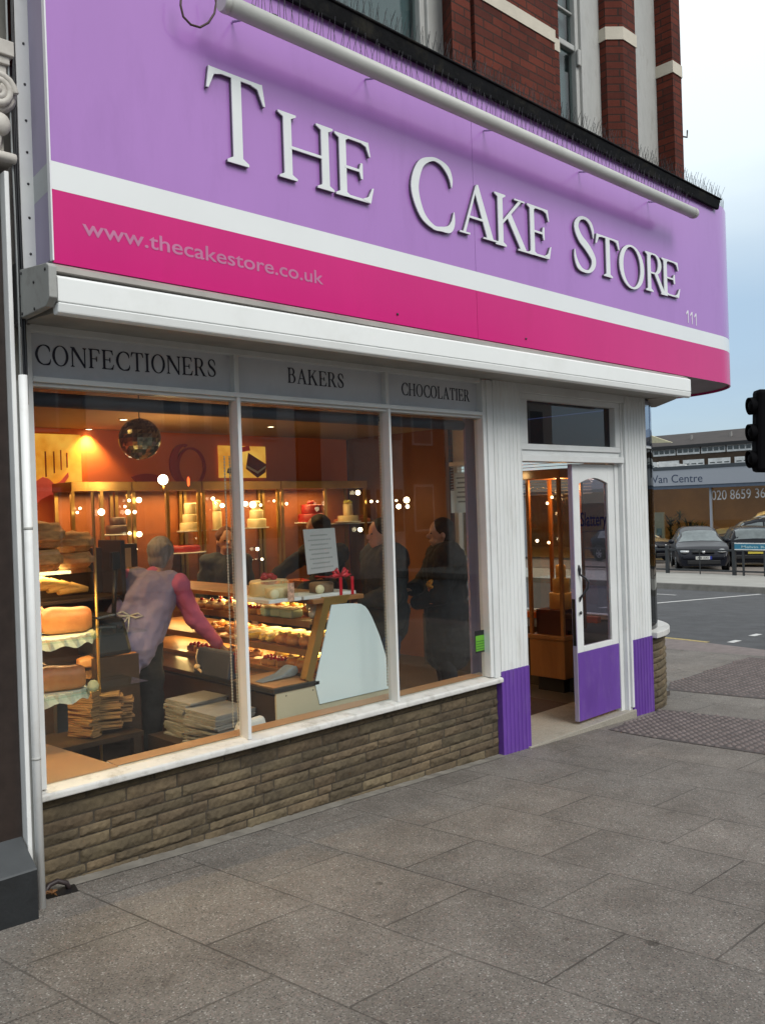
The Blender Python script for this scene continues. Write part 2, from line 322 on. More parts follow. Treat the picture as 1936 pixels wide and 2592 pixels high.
# ------------------------------------------------------------------ finishes
M_white = mat('white_paint', (.70, .715, .71), .45, var=.06, vs=3, bump=.06, bs=35, dirt=((.42, .40, .36), 2.2, .35))
M_whitep = mat('pilaster_paint', (.70, .715, .71), .5, var=.07, vs=5, bump=.15, bs=30, dirt=((.40, .37, .32), 6, .55), stretch=(1, 1, .22))
M_whiteold = mat('old_white_paint', (.42, .42, .40), .55, var=.10, vs=9, bump=.25, bs=30, dirt=((.16, .14, .12), 9, .55), stretch=(1, 1, .35))
M_sillp = mat('sill_paint', (.60, .595, .57), .5, var=.10, vs=8, bump=.3, bs=26, dirt=((.16, .14, .11), 9, .65))
M_purple = mat('purple_gloss_paint', (.125, .048, .30), .38, var=.14, vs=5, bump=.10, bs=20, dirt=((.20, .12, .34), 11, .5), stretch=(1, 1, .35))
M_signp = mat('purple_sign_sheet', (.405, .195, .535), .20, var=.05, vs=1.2, coat=.14, spec=.45, dirt=((.32, .15, .43), 3.5, .45), stretch=(1, 1, .25))
M_signm = mat('magenta_sign_sheet', (.60, .013, .185), .22, var=.05, vs=2, coat=.08, spec=.35, dirt=((.48, .012, .14), 4, .4), stretch=(1, 1, .3))
M_signw = mat('white_sign_sheet', (.78, .80, .80), .3, var=.02, vs=2, coat=.4)
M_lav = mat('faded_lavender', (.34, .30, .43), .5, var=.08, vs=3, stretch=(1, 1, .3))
M_letf = mat('letter_face', (.74, .77, .77), .4, var=.03)
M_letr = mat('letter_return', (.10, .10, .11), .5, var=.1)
M_dark = mat('black_plastic', (.012, .012, .014), .35, var=.2)
M_gut = mat('gutter_black', (.006, .006, .007), .7, spec=.12, var=.4, vs=9, bump=.4, bs=30, dirt=((.05, .045, .03), 6, .5))
M_alu = mat('dull_aluminium', (.52, .51, .48), .42, metal=.6, var=.08, vs=5)
M_tube = mat('tube_grey', (.50, .50, .47), .5, var=.06, vs=4, dirt=((.3, .29, .25), 5, .3))
M_awn = mat('awning_white', (.82, .84, .83), .4, var=.02, vs=3, dirt=((.6, .6, .56), 2, .3))
M_soff = mat('soffit_grey', (.33, .32, .29), .6, var=.15, vs=5, dirt=((.15, .14, .12), 4, .5))
M_brick = brick_mat('red_brick', (.165, .036, .021), (.09, .022, .015), (.050, .026, .02), .21, .066)
M_band = mat('stone_band', (.56, .51, .42), .8, var=.08, vs=6, bump=.2)
M_glass = glass('shop_glass', (.92, .94, .93), 1.72, wob=.02)
M_glassc = glass('clear_glass', (.95, .97, .96), 1.45)
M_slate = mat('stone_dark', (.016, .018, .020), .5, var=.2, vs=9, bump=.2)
M_text = mat('navy_lettering', (.014, .013, .03), .5, var=.1)
M_wht = mat('white_vinyl', (.75, .75, .78), .5, var=.05)
def stone():
    g = NG('rockfaced_stone', .9); n = g.noise(g.pos, 4.5, 6, .6); n2 = g.noise(g.pos, 34., 7, .7); n3 = g.noise(g.pos, 1.3, 4)
    c = g.ramp(n, [(.25, (.085, .066, .042)), (.5, (.15, .115, .070)), (.75, (.21, .162, .095))])
    c = g.mix(.6, c, g.ramp(n2, [(.3, (.45, .43, .4)), (.65, (1.1, 1.1, 1.1))]), 'MULTIPLY')
    c = g.mix(.55, c, g.ramp(n3, [(.35, (.55, .56, .58)), (.6, (1, 1, 1))]), 'MULTIPLY')
    oi = g.node('ShaderNodeAttribute'); oi.attribute_name = 'tone'; c = g.mix(1., c, oi.outputs['Color'], 'MULTIPLY')
    g.base(c); g.bump(n2, .5, .01); return g.m
M_stone = stone()
M_mort = mat('dark_mortar', (.05, .04, .028), .9, var=.3)
# ================================================================== serif lettering
def arc(cx, cy, rx, ry, a0, a1, tv, th, n=22):
    """ring sector whose stroke is tv wide at the sides and th at top and bottom"""
    po = []; pi_ = []
    for i in range(n+1):
        a = R(a0+(a1-a0)*i/n); po.append((cx+rx*math.cos(a), cy+ry*math.sin(a))); pi_.append((cx+(rx-tv)*math.cos(a), cy+(ry-th)*math.sin(a)))
    return po+pi_[::-1]
def stem(x, w, y0=0., y1=1., s=.085, top=True, bot=True):
    h = .03; p = []
    p += [(x-s, y0), (x+w+s, y0), (x+w+s, y0+h), (x+w, y0+h+.045)] if bot else [(x, y0), (x+w, y0)]
    p += [(x+w, y1-h-.045), (x+w+s, y1-h), (x+w+s, y1), (x-s, y1), (x-s, y1-h), (x, y1-h-.045)] if top else [(x+w, y1), (x, y1)]
    p += [(x, y0+h+.045), (x-s, y0+h)] if bot else []
    return p
def rib(pts, n=26):
    """ribbon through (x, y, width) knots"""
    out = []
    def cr(a, b, c, d, t): return [.5*((2*b[i])+(-a[i]+c[i])*t+(2*a[i]-5*b[i]+4*c[i]-d[i])*t*t+(-a[i]+3*b[i]-3*c[i]+d[i])*t**3) for i in range(3)]
    P = [pts[0]]+list(pts)+[pts[-1]]; q = []
    for i in range(1, len(P)-2):
        for k in range(8): q.append(cr(P[i-1], P[i], P[i+1], P[i+2], k/8))
    q.append(list(pts[-1])); l = []; r = []
    for i in range(len(q)):
        a = q[max(0, i-1)]; b = q[min(len(q)-1, i+1)]; dx, dy = b[0]-a[0], b[1]-a[1]; d = math.hypot(dx, dy) or 1; nx, ny = -dy/d, dx/d; w = q[i][2]/2
        l.append((q[i][0]+nx*w, q[i][1]+ny*w)); r.append((q[i][0]-nx*w, q[i][1]-ny*w))
    return l+r[::-1]
TW, TN = .135, .042
def barserif(x, y, dx, h):   # small vertical serif at an arm's end
    return [(x, y), (x-dx*.30*h-dx*.02, y), (x-dx*.01, y-h), (x+dx*.012, y-h), (x+dx*.012, y)]
GL = {
 'T': (.84, [stem(.42-TW/2, TW, 0, 1-TN, top=False), [(.04, 1), (.80, 1), (.80, 1-TN), (.04, 1-TN)], [(.04, 1.005), (.0, .76), (.03, .76), (.11, .93), (.2, 1-TN-.005), (.2, 1-TN+.01)], [(.80, 1.005), (.84, .76), (.81, .76), (.73, .93), (.64, 1-TN-.005), (.64, 1-TN+.01)]]),
 'H': (1.0, [stem(.10, TW), stem(.765, TW), [(.2, .47), (.8, .47), (.8, .47+TN), (.2, .47+TN)]]),
 'E': (.80, [stem(.10, TW), [(.2, 1), (.70, 1), (.70, 1-TN), (.2, 1-TN)], [(.2, TN), (.2, 0), (.72, 0), (.72, TN)], [(.2, .51), (.55, .51), (.55, .51-TN), (.2, .51-TN)],
            [(.70, 1.004), (.74, .77), (.715, .77), (.65, .92), (.55, 1-TN-.004), (.55, 1-TN+.01)], [(.72, -.004), (.79, .26), (.765, .26), (.68, .10), (.56, TN+.004), (.56, TN-.01)], [(.53, .62), (.565, .62), (.565, .36), (.53, .36), (.50, .46), (.50, .52)]]),
 'F': (.74, [stem(.10, TW), [(.2, 1), (.68, 1), (.68, 1-TN), (.2, 1-TN)], [(.2, .51), (.53, .51), (.53, .51-TN), (.2, .51-TN)],
            [(.68, 1.004), (.72, .77), (.695, .77), (.63, .92), (.53, 1-TN-.004), (.53, 1-TN+.01)], [(.51, .62), (.545, .62), (.545, .36), (.51, .36), (.48, .46), (.48, .52)]]),
 'C': (.94, [rib([(.905, .66, .012), (.895, .78, .07), (.82, .90, .10), (.66, .97, .06), (.48, .965, .055), (.25, .83, .11), (.125, .5, .15), (.25, .17, .11), (.48, .03, .06), (.66, .03, .065), (.83, .06, .10), (.915, .16, .075), (.945, .32, .012)])]),
 'O': (1.0, [arc(.5, .5, .48, .52, 0, 360, .145, .045, 40)]),
 'I': (.34, [stem(.10, TW)]),
 'L': (.76, [stem(.10, TW), [(.2, TN), (.2, 0), (.70, 0), (.70, TN)], [(.70, -.004), (.77, .27), (.745, .27), (.66, .10), (.54, TN+.004), (.54, TN-.01)]]),
 'N': (1.02, [stem(.10, .06), stem(.86, .06, top=True, bot=False), [(.10, 1), (.02, 1), (.02, .97), (.10, .93), (.86, -.02), (.92, -.02), (.92, .06), (.245, 1)]]),
 'A': (.96, [[(.46, 1.02), (.50, 1.02), (.86, .03), (.70, .03), (.42, .84)], [(.445, 1.0), (.43, .86), (.155, .03), (.10, .03)], [(.22, .33), (.64, .33), (.63, .33+TN), (.24, .33+TN)], [(.01, 0), (.26, 0), (.26, .032), (.01, .032)], [(.60, 0), (.96, 0), (.96, .032), (.60, .032)]]),
 'K': (1.0, [stem(.10, TW), [(.22, .42), (.24, .50), (.70, .96), (.78, .96)], [(.36, .58), (.47, .67), (.90, .035), (.73, .035)], [(.58, 1), (.88, 1), (.88, .968), (.58, .968)], [(.66, 0), (1.0, 0), (1.0, .032), (.66, .032)]]),
 'R': (.94, [stem(.10, TW), arc(.40, .735, .30, .265, -90, 90, .14, .04), [(.2, 1), (.41, 1), (.41, .96), (.2, .96)], [(.2, .51), (.42, .51), (.42, .47), (.2, .47)], [(.37, .50), (.52, .49), (.84, .035), (.68, .035)], [(.66, 0), (.95, 0), (.95, .032), (.66, .032)]]),
 'B': (.82, [stem(.10, TW), arc(.40, .765, .27, .235, -90, 90, .13, .04), arc(.42, .285, .33, .285, -90, 90, .145, .04), [(.2, 1), (.41, 1), (.41, .96), (.2, .96)], [(.2, .57), (.43, .57), (.43, .53), (.2, .53)], [(.2, .04), (.43, .04), (.43, 0), (.2, 0)]]),
 'S': (.66, [rib([(.575, .66, .012), (.56, .80, .065), (.49, .92, .075), (.35, .975, .05), (.19, .93, .07), (.105, .78, .11), (.20, .60, .14), (.40, .46, .15), (.555, .30, .13), (.555, .16, .10), (.44, .045, .06), (.28, .025, .055), (.14, .08, .09), (.06, .22, .06), (.045, .37, .012)])]),
}
def glyph(mb, ch, x0, z0, w, h, yf, th, dz=.0004):
    """one letter standing in the XZ plane, front face at y = yf (facing -Y), th deep"""
    gw, polys = GL[ch]
    for i, p in enumerate(polys): mb.prism([(x0+px/gw*w, z0+py*h) for px, py in p], yf-i*dz, yf+th)
def word(mb, s, x0, x1, z0, h, yf, th=.002, z1=None):
    tot = sum(GL[c][0] for c in s)+.10*(len(s)-1); k = (x1-x0)/tot; x = x0; z1 = z0 if z1 is None else z1
    for c in s: glyph(mb, c, x, z0+(z1-z0)*(x-x0)/(x1-x0), GL[c][0]*k, h, yf, th, .00015); x += (GL[c][0]+.10)*k
def text_mb(name, s, m, par, x0, x1, z0, h, Mw, ext=.001, bold=0):
    """plain sans writing; Mw maps (u, v, depth) to the world"""
    cu = bpy.data.curves.new(name, 'FONT'); cu.body = s; cu.size = 1; cu.extrude = 0; cu.offset = bold
    o = bpy.data.objects.new(name, cu); COL.objects.link(o); dg = bpy.context.evaluated_depsgraph_get()
    me = bpy.data.meshes.new_from_object(o.evaluated_get(dg)); bpy.data.objects.remove(o)
    vs = [v.co.copy() for v in me.vertices]; a = min(v.x for v in vs); b = max(v.x for v in vs); hh = .7
    mb = MB(); mb.add([Mw(x0+(v.x-a)/(b-a)*(x1-x0), z0+v.y/hh*h, 0) for v in vs], [tuple(p.vertices) for p in me.polygons])
    return mb.build(name, m, par, recalc=False)
# ================================================================== CORNER SHOP (building)
shop = thing('corner_shop', 'corner bakery with white framed shop windows, purple door and red brick upper floor', 'shop building', (3.2, .3, -.1))
GY = .055                                   # plane of the window glass
# stone stall riser: rock-faced courses, each block its own displaced face inside one wall mesh
def stone_wall(mb, path, tones, zt, zb_fn, rng):
    """path(s) -> (point, outward normal); blocks laid along s"""
    Ltot, fn = path; z = zt; row = 0
    while z > zt-.75:
        h = rng.uniform(.056, .068) if row % 3 else rng.uniform(.046, .054)
        s = -rng.uniform(0, .3)
        while s < Ltot:
            w = rng.uniform(.24, .46) if rng.random() < .85 else rng.uniform(.10, .2)
            a, b = max(0, s), min(Ltot, s+w)
            if b-a > .03 and z > min(zb_fn(fn(a)[0]), zb_fn(fn(b)[0])):
                nu, nv = max(3, int((b-a)/.012)), 11; sd = rng.uniform(0, 100); pr = rng.uniform(.011, .020); lift = rng.uniform(.30, .62); tn = rng.uniform(.66, 1.1); tb = rng.uniform(.93, 1.02)
                def f(u, v):
                    p, n = fn(a+.0025+(b-a-.005)*u); x_ = u*(b-a); e = min(1, min(x_, (b-a)-x_)/.006)*min(1, min(v, 1-v)*14)
                    rdg = max(.16, min(.82, lift+.15*math.sin(x_*19+sd)+.11*math.sin(x_*47+sd*2.3)+.08*math.sin(x_*111+sd)+.05*math.sin(x_*260+sd)))
                    q_ = .12+.88*(v/rdg)**1.5 if v < rdg else 1-.62*((v-rdg)/(1-rdg))
                    bul = e*pr*(.20+.8*q_*(.72+.28*math.sin(x_*31+sd*1.3)))+e*.004*math.sin(sd+x_*170+5*v)*math.cos(v*11+sd+x_*40)
                    q = p+n*bul; zz = (z-h+.0022)+(h-.0044)*v
                    return (q.x, q.y, zz)
                k = len(mb.f); mb.grid(f, nu, nv, True); tones.extend([(tn, tn*tb, tn*tb*.98)]*(len(mb.f)-k))
            s += w
        z -= h; row += 1
rng = random.Random(4)
def setcol(o, tones):
    ca = o.data.color_attributes.new('tone', 'FLOAT_COLOR', 'CORNER')
    i = 0
    for p, t in zip(o.data.polygons, tones):
        for li in p.loop_indices: ca.data[li].color = (*t, 1)
st = MB(); tones = []
stone_wall(st, (3.34, lambda s: (Vector((1.56+s, .045, 0)), Vector((0, -1, 0)))), tones, .305, lambda p: gz(p.x)-.03, rng)
RC = .80; CC = Vector((7.04, .85, 0))
def corner(off, y0=.0):
    r = RC+off
    def f(s):
        if s < r*1.5708: a = s/r; n = Vector((math.sin(a), -math.cos(a), 0)); return CC+n*r, n
        return Vector((CC.x+r, CC.y+s-r*1.5708, 0)), Vector((1, 0, 0))
    return f
sw = st.build('stone_riser', M_stone, shop, recalc=False); setcol(sw, tones)
st = MB(); tones = []; stone_wall(st, (3.6, corner(.045)), tones, .345, lambda p: gz(p.x)-.03, rng)
sw = st.build('stone_riser', M_stone, shop, recalc=False); setcol(sw, tones)
bk = MB().box(1.5, 4.9, .044, .20, -.6, .31)
cp = [corner(.043)(s)[0] for s in [i*.06 for i in range(60)]]
bk.build('riser_core', M_mort, shop)
MB().prism([(p.x, p.y) for p in cp]+[(7.3, cp[-1].y), (7.0, .2)], -.7, .34, 'z').build('riser_core', M_mort, shop)
# sill
sl_ = MB().prism([(-.028, .312), (-.028, .338), (-.02, .346), (.05, .358), (.20, .360), (.20, .30), (.05, .306)], 1.545, 4.895, 'x')
sl_.build('window_sill', M_sillp, shop, bevel=.006); sl_ = MB()
cs = corner(.10); ci_ = corner(-.02)
ring = [cs(s)[0] for s in [i*.06 for i in range(62)]]; ri = [ci_(s)[0] for s in [i*.0585 for i in range(62)]]
sl_.prism([(p.x, p.y) for p in ring]+[(p.x, p.y) for p in reversed(ri)], .352, .405, 'z', smooth=False)
sl_.build('window_sill', M_sillp, shop, bevel=.006)
# frame: bars, mullions, head
XM = [(2.709, 2.7315), (3.855, 3.874)]
fr = MB()
fr.box(1.545, 1.60, .0, GY+.03, .36, 2.48)                       # left stile
fr.box(4.787, 4.822, .0, GY+.03, .36, 2.48); fr.box(4.822, 4.862, -.012, GY+.03, .35, 2.48); fr.box(4.862, 4.905, .004, GY+.03, .35, 2.48)
for a, b in XM: fr.box(a, b, .0, GY+.03, .352, 2.222); fr.box(a-.004, b+.004, .014, GY+.03, 2.247, 2.48)
fr.box(1.60, 4.787, -.003, GY+.03, 2.222, 2.247)
fr.box(1.60, 4.787, .02, GY+.03, 2.205, 2.2215)
fr.box(1.60, 4.787, .012, GY+.03, 2.455, 2.50)
frame = fr.build('window_frame', M_white, shop, bevel=.003)
for i, (a, b) in enumerate([(1.60, 2.705), (2.735, 3.851), (3.878, 4.787)]):
    MB().box(a, b, GY, GY+.006, .36, 2.205).build('window_pane', M_glass, shop)
tp = [(1.60, 2.705), (2.735, 3.851), (3.878, 4.787)]
M_panel = mat('transom_panel', (.60, .62, .66), .25, var=.06, vs=2, coat=.4, dirt=((.33, .33, .35), 1.5, .4))
for (a, b), wd, (x0, x1, z0, z1, h) in zip(tp, ('CONFECTIONERS', 'BAKERS', 'CHOCOLATIER'), ((1.632, 2.615, 2.312, 2.330, .094), (3.10, 3.532, 2.336, 2.334, .088), (4.03, 4.712, 2.326, 2.322, .082))):
    p = MB().box(a, b, GY, GY+.008, 2.247, 2.456).build('transom_panel', M_panel, shop)
    mb = MB(); word(mb, wd, x0, x1, z0, h, GY-.003, .002, z1); mb.build('lettering', M_text, p)
# head and ceiling over the frontage, closing the shop front behind the awning
MB().box(1.5, 7.04, .02, .30, 2.50, 2.66).build('lintel', M_soff, shop)
# fluted pilasters
def pilaster(x0, x1, zb, zsplit, ribs=7):
    w = (x1-x0)/ribs; prof = [(x0, .10), (x0, .0)]
    for i in range(ribs):
        a = x0+i*w; prof += [(a+.10*w, .0), (a+.16*w, .005), (a+.50*w, .0065), (a+.84*w, .005), (a+.90*w, .0)] if 0 < i < ribs-1 or True else []
    prof += [(x1, .0), (x1, .10)]
    p = MB().prism(prof, zsplit, 2.52, 'z').build('pilaster', M_whitep, shop)
    q = [(x, y-.003 if y < .05 else y) for x, y in prof]; q[0] = (x0-.003, .10); q[1] = (x0-.003, -.003); q[-1] = (x1+.003, .10); q[-2] = (x1+.003, -.003)
    MB().prism(q, zb, zsplit, 'z').build('purple_base', M_purple, p)
pilaster(4.905, 5.226, -.30, .382); pilaster(6.700, 7.036, -.36, .374)
# door case
dc = MB()
dc.box(5.227, 6.699, .0, .13, 2.42, 2.499); dc.box(5.227, 5.335, .02, .13, 2.0402, 2.3748); dc.box(6.565, 6.64, .02, .13, 2.0402, 2.3748)
dc.box(5.227, 6.64, .02, .13, 1.995, 2.04); dc.box(5.227, 6.64, .02, .13, 2.375, 2.4198)
dc.box(5.227, 6.64, .035, .13, 1.955, 1.9945); dc.box(5.227, 6.66, -.002, .13, 1.905, 1.954)
dc.box(6.64, 6.699, .012, .14, -.235, 2.42); dc.box(6.668, 6.6985, -.010, .0115, -.20, 2.42)
dc.box(6.585, 6.6395, .05, .14, -.235, 1.904)
dc.build('door_case', M_white, shop, bevel=.004)
fl = MB().box(5.335, 6.565, .075, .081, 2.04, 2.375).build('fanlight', glass('dark_glass', (.22, .22, .34), 1.5), shop)
# threshold
th = MB(); th.hexa([(5.20, -.015, -.4), (6.72, -.015, -.4), (6.72, .55, -.4), (5.20, .55, -.4)], [(5.20, -.015, -.222), (6.72, -.015, -.222), (6.72, .55, -.215), (5.20, .55, -.215)])
th.build('door_step', mat('terrazzo_step', (.30, .275, .23), .7, var=.2, vs=70, dirt=((.12, .1, .08), 5, .5)), shop, bevel=.006)
# door leaf (closed right-hand leaf)
DX0, DX1, DY0, DY1, DZ0, DZ1 = 5.965, 6.583, .06, .10, -.195, 1.895
dl = MB()
dl.box(DX0, DX0+.092, DY0, DY1, .3605, DZ1); dl.box(DX1-.10, DX1, DY0, DY1, .3605, DZ1)
dl.box(DX0+.092, DX1-.10, DY0, DY1, .3605, .405)
ax0, ax1 = DX0+.092, DX1-.10; apts = [(ax0+(ax1-ax0)*i/14, 1.735+.045*math.sin(math.pi*i/14)) for i in range(15)]
dl.prism(apts+[(ax1, DZ1), (ax0, DZ1)], DY0, DY1)
door = dl.build('door', M_white, shop, bevel=.003)
MB().box(DX0, DX1, DY0-.002, DY1, DZ0, .360).build('kick_panel', M_purple, door, bevel=.003)
eg = MB().box(DX0-.008, DX0-.0005, DY0+.002, DY1, DZ0, DZ1).build('door_edge', M_lav, door)
MB().box(DX0-.010, DX0-.0085, DY0+.006, DY1-.004, .42, .80).build('lock_plate', M_dark, door)
MB().box(ax0, ax1, DY0+.018, DY0+.024, .405, 1.78).build('door_glass', glass('door_glass', (.62, .58, .66), 1.6), door)
hd = MB(); hx = DX0+.042
hd.tube([(hx, DY0-.006, 1.075), (hx, DY0-.012, 1.04), (hx+.004, DY0-.012, .995), (hx+.03, DY0-.05, .965), (hx+.048, DY0-.062, .93), (hx+.04, DY0-.058, .885), (hx+.012, DY0-.03, .835), (hx, DY0-.012, .805), (hx, DY0-.006, .775)], [.004, .013, .009, .009, .011, .010, .007, .011, .004], 8)
hd.build('handle', mat('black_iron', (.015, .014, .02), .4, var=.2), door)
MB().lathe([(.0, 0), (.014, 0), (.014, .006), (.004, .010), (0, .010)], (hx, DY0-.010, .685), 12, Matrix.Rotation(R(90), 3, 'X')).build('keyhole', M_dark, door)
text_mb('lettering', 'Slattery', mat('faded_blue_letter', (.007, .007, .022), .9, spec=0), door, 6.085, 6.478, 1.385, .115, lambda u, v, d: (u, DY0+.0165, v-.02*(u-6.1)), bold=.012)
MB().box(6.10, 6.45, DY0+.0165, DY0+.0175, 1.335, 1.339).build('underline', MATS['faded_blue_letter'], door)
# curved corner glass and side wall with street window
cg = corner(-.005); nseg = 24
def wallstrip(mb, fn, ss, z0, z1, th):
    pts = [fn(s) for s in ss]; a = [p for p, n in pts]; b = [p-n*th for p, n in pts]
    for i in range(len(a)-1): mb.hexa([(a[i].x, a[i].y, z0), (a[i+1].x, a[i+1].y, z0), (b[i+1].x, b[i+1].y, z0), (b[i].x, b[i].y, z0)], [(a[i].x, a[i].y, z1), (a[i+1].x, a[i+1].y, z1), (b[i+1].x, b[i+1].y, z1), (b[i].x, b[i].y, z1)])
r_ = RC-.005; ss = [r_*1.5708*i/nseg for i in range(nseg+1)]
g_ = MB(); pts = [cg(s)[0] for s in ss]
g_.add([(p.x, p.y, z) for p in pts for z in (.405, 2.05)], [(2*i, 2*i+2, 2*i+3, 2*i+1) for i in range(nseg)], True)
g_.build('curved_pane', glass('corner_glass', (.10, .115, .12), 1.7), shop)
g2 = MB(); g2.add([(p.x, p.y, z) for p in pts for z in (2.075, 2.5)], [(2*i, 2*i+2, 2*i+3, 2*i+1) for i in range(nseg)], True); g2.build('curved_transom', glass('pale_glass', (.5, .54, .62), 1.7), shop)
cb = MB(); wallstrip(cb, corner(-.015), ss, 2.05, 2.075, .05); cb.build('curved_bar', M_white, shop); cb = MB(); wallstrip(cb, corner(-.01), ss, 2.48, 2.56, .06)
cb.build('curved_bar', M_white, shop)
sx = CC.x+RC-.03
sg = MB().box(sx-.006, sx, .86, 2.86, .405, 2.05).build('side_pane', M_glass, shop)
sb = MB(); sb.box(sx-.06, sx+.02, .82, .86, .405, 2.5); sb.box(sx-.06, sx+.02, 2.86, 2.92, .405, 2.5); sb.box(sx-.05, sx+.015, .86, 2.86, 2.05, 2.10); sb.box(sx-.06, sx+.016, .86, 2.86, 2.1005, 2.5)
sb.build('side_window_frame', M_white, shop)
MB().box(sx-.10, sx+.02, 2.92, 6.5, -.7, 4.2).build('side_wall', M_brick, shop)
# ------------------------------------------------------------------ upper storey
ub = MB(); WP = 0.; WG = .20
x_al = onY(955, 60, WG).x; x_a = onY(976, 60, WP).x; x_g0, x_g1 = onY(1020, 170, WP).x, onY(1029, 170, WP).x; x_pr = onY(1197, 80, WP).x; x_pr2 = onY(1207, 100, .06).x
ub.box(1.2, 2.85, WP, .9, 4.1, 9.5)
ub.prism([(x_al, .9), (x_al, WG+.02), (x_a, WP), (x_g0, WP), (x_g0, .07), (x_g1, .07), (x_g1, WP), (x_pr, WP), (x_pr, .06), (x_pr2, .06), (x_pr2, .9)], 4.1, 9.5, 'z')
pier2 = [(6.76, .9), (6.755, .22), (6.739, .10), (6.852, 0.), (7.066, 0.), (7.066, .9)]
ub.prism(pier2, 4.1, 9.5, 'z')
xf = 7.906; pier3 = [(7.735, .9), (7.735, 0.), (xf, 0.), (xf+.10, .12), (xf+.10, 7), (7.8, 7)]
ub.prism(pier3, 4.1, 9.5, 'z')
ub.build('upper_brick_wall', M_brick, shop)
def offs(poly, d):
    out = []; n = len(poly)
    for i in range(n):
        p, q, r = Vector(poly[i-1]), Vector(poly[i]), Vector(poly[(i+1) % n]); a = (q-p).normalized(); b_ = (r-q).normalized(); na = Vector((-a.y, a.x))*-1; nb_ = Vector((-b_.y, b_.x))*-1
        m = (na+nb_); m = m/max(.3, m.length_squared)*2 if m.length > .01 else na; out.append(tuple(q+m*d))
    return out
def band_(mb): mb.build('stone_band', M_band, shop)
band_(MB().prism([(x_al-.006, .85), (x_al-.006, WG+.015), (x_a-.004, WP-.008), (x_g0, WP-.008), (x_g0+.004, .062), (x_g1-.004, .062), (x_g1, WP-.008), (x_pr+.004, WP-.008), (x_pr+.004, .054), (x_pr2+.004, .054), (x_pr2+.004, .85)], 5.212, 5.312, 'z'))
for pl_ in (pier2, pier3):
    ar = sum(pl_[i-1][0]*pl_[i][1]-pl_[i][0]*pl_[i-1][1] for i in range(len(pl_))); band_(MB().prism(offs(pl_, .009 if ar > 0 else -.009), 5.60, 5.71, 'z'))
M_blind = mat('grey_blind', (.20, .25, .26), .8, var=.05, vs=30, stretch=(1, 1, 20)); M_room = mat('dark_room', (.03, .03, .03), .9)
M_upglass = glass('upper_glass', (.75, .8, .8), 1.5)
def sash(xl, xr, y, zr, fw=.09, fl=None):
    fl = fl or fw
    w = MB()
    w.box(xl, xl+fl, y-.04, y+.06, 4.1, 8.5); w.box(xr-fw, xr, y-.04, y+.06, 4.1, 8.5); w.box(xr-fw-.05, xr-fw-.001, y-.015, y+.06, 4.1, 8.5)
    w.box(xl+fl, xr-fw-.0505, y-.005, y+.06, zr-.03, zr+.02); w.box(xl+fl, xr-fw-.0505, y+.01, y+.06, zr+.285, zr+.305)
    f = w.build('sash_window', M_whiteold, shop, bevel=.008)
    MB().box(xl+fl, xr-fw-.05, y+.030, y+.035, 4.1, 8.5).build('pane', M_upglass, f)
    MB().box(xl+fl-.02, xr-fw+.02, y+.10, y+.11, 4.1, zr+1.2).build('blind', M_blind, f)
    MB().box(xl-.05, xr+.05, y+.30, y+.32, 4.1, 9).build('dark_room', M_room, f)
    h = MB(); h.box(xr-fw-.055, xr-fw-.01, y-.045, y-.016, zr-.16, zr-.02); h.build('sash_horn', M_whiteold, f, bevel=.01)
zB = onY(1245, 113, .24).z
sash(2.8, x_al+.01, .21, zB+.1, onY(955, 60, .17).x-onY(915, 60, .17).x); sash(x_pr2-.12, 6.765, .21, zB, 6.765-onY(1257, 150, .17).x, .05); sash(7.06, 7.75, .21, zB-.35, 7.75-onY(1376, 250, .17).x, .04)
for zz in (onY(1478, 300, .1).z, onY(1473, 395, .1).z-.12): MB().tube([(xf+.10, .10, zz), (xf+.20, .06, zz), (xf+.21, .06, zz+.07)], .008, 6).build('wall_hook', M_dark, shop)
MB().box(1.4445, 1.5445, .012, .42, -.2, 4.3).build('end_pier', M_soff, shop)
MB().box(1.2, xf+.2, .9, 6.8, 4.05, 4.1).build('upper_floor_slab', M_soff, shop)
# ================================================================== FASCIA SIGN
SY = -.34
sign = thing('fascia_sign', 'long purple fascia sign with raised white THE CAKE STORE letters over white and magenta stripes', 'shop sign', (4.5, SY, 2.66))
def zd(z, x, s=-.0062): return z+s*(min(x, 8.)-1.57)
AR, AX = .80, 7.84
def spath(x0, x1, off=0., n=20):
    """plan of the sign front from x0; past AX it turns the corner"""
    pts = [(x0, SY-off)]
    if x1 <= AX: return pts+[(x1, SY-off)]
    pts.append((AX, SY-off))
    for i in range(1, n+1):
        a = math.pi/2*i/n; pts.append((AX+(AR+off)*math.sin(a), SY+AR-(AR+off)*math.cos(a)))
    return pts+[(AX+AR+off, 1.6)]
def band(mb, pts, z0, z1, th=.012, s0=-.0062, s1=-.0062):
    n = len(pts); nn = []
    for i in range(n):
        a = Vector(pts[max(0, i-1)]); b = Vector(pts[min(n-1, i+1)]); d = (b-a).normalized(); nn.append(Vector((-d.y, d.x)))
    for i in range(n-1):
        (ax, ay), (bx_, by) = pts[i], pts[i+1]; a2 = Vector(pts[i])+nn[i]*th; b2 = Vector(pts[i+1])+nn[i+1]*th
        mb.add([(ax, ay, zd(z0, ax, s0)), (bx_, by, zd(z0, bx_, s0)), (b2.x, b2.y, zd(z0, bx_, s0)), (a2.x, a2.y, zd(z0, ax, s0)), (ax, ay, zd(z1, ax, s1)), (bx_, by, zd(z1, bx_, s1)), (b2.x, b2.y, zd(z1, bx_, s1)), (a2.x, a2.y, zd(z1, ax, s1))],
               [(3, 2, 1, 0), (4, 5, 6, 7), (2, 3, 7, 6)]+([(0, 1, 5, 4)])+([(3, 0, 4, 7)] if i == 0 else [])+([(1, 2, 6, 5)] if i == n-2 else []), False)
SX0 = 1.568
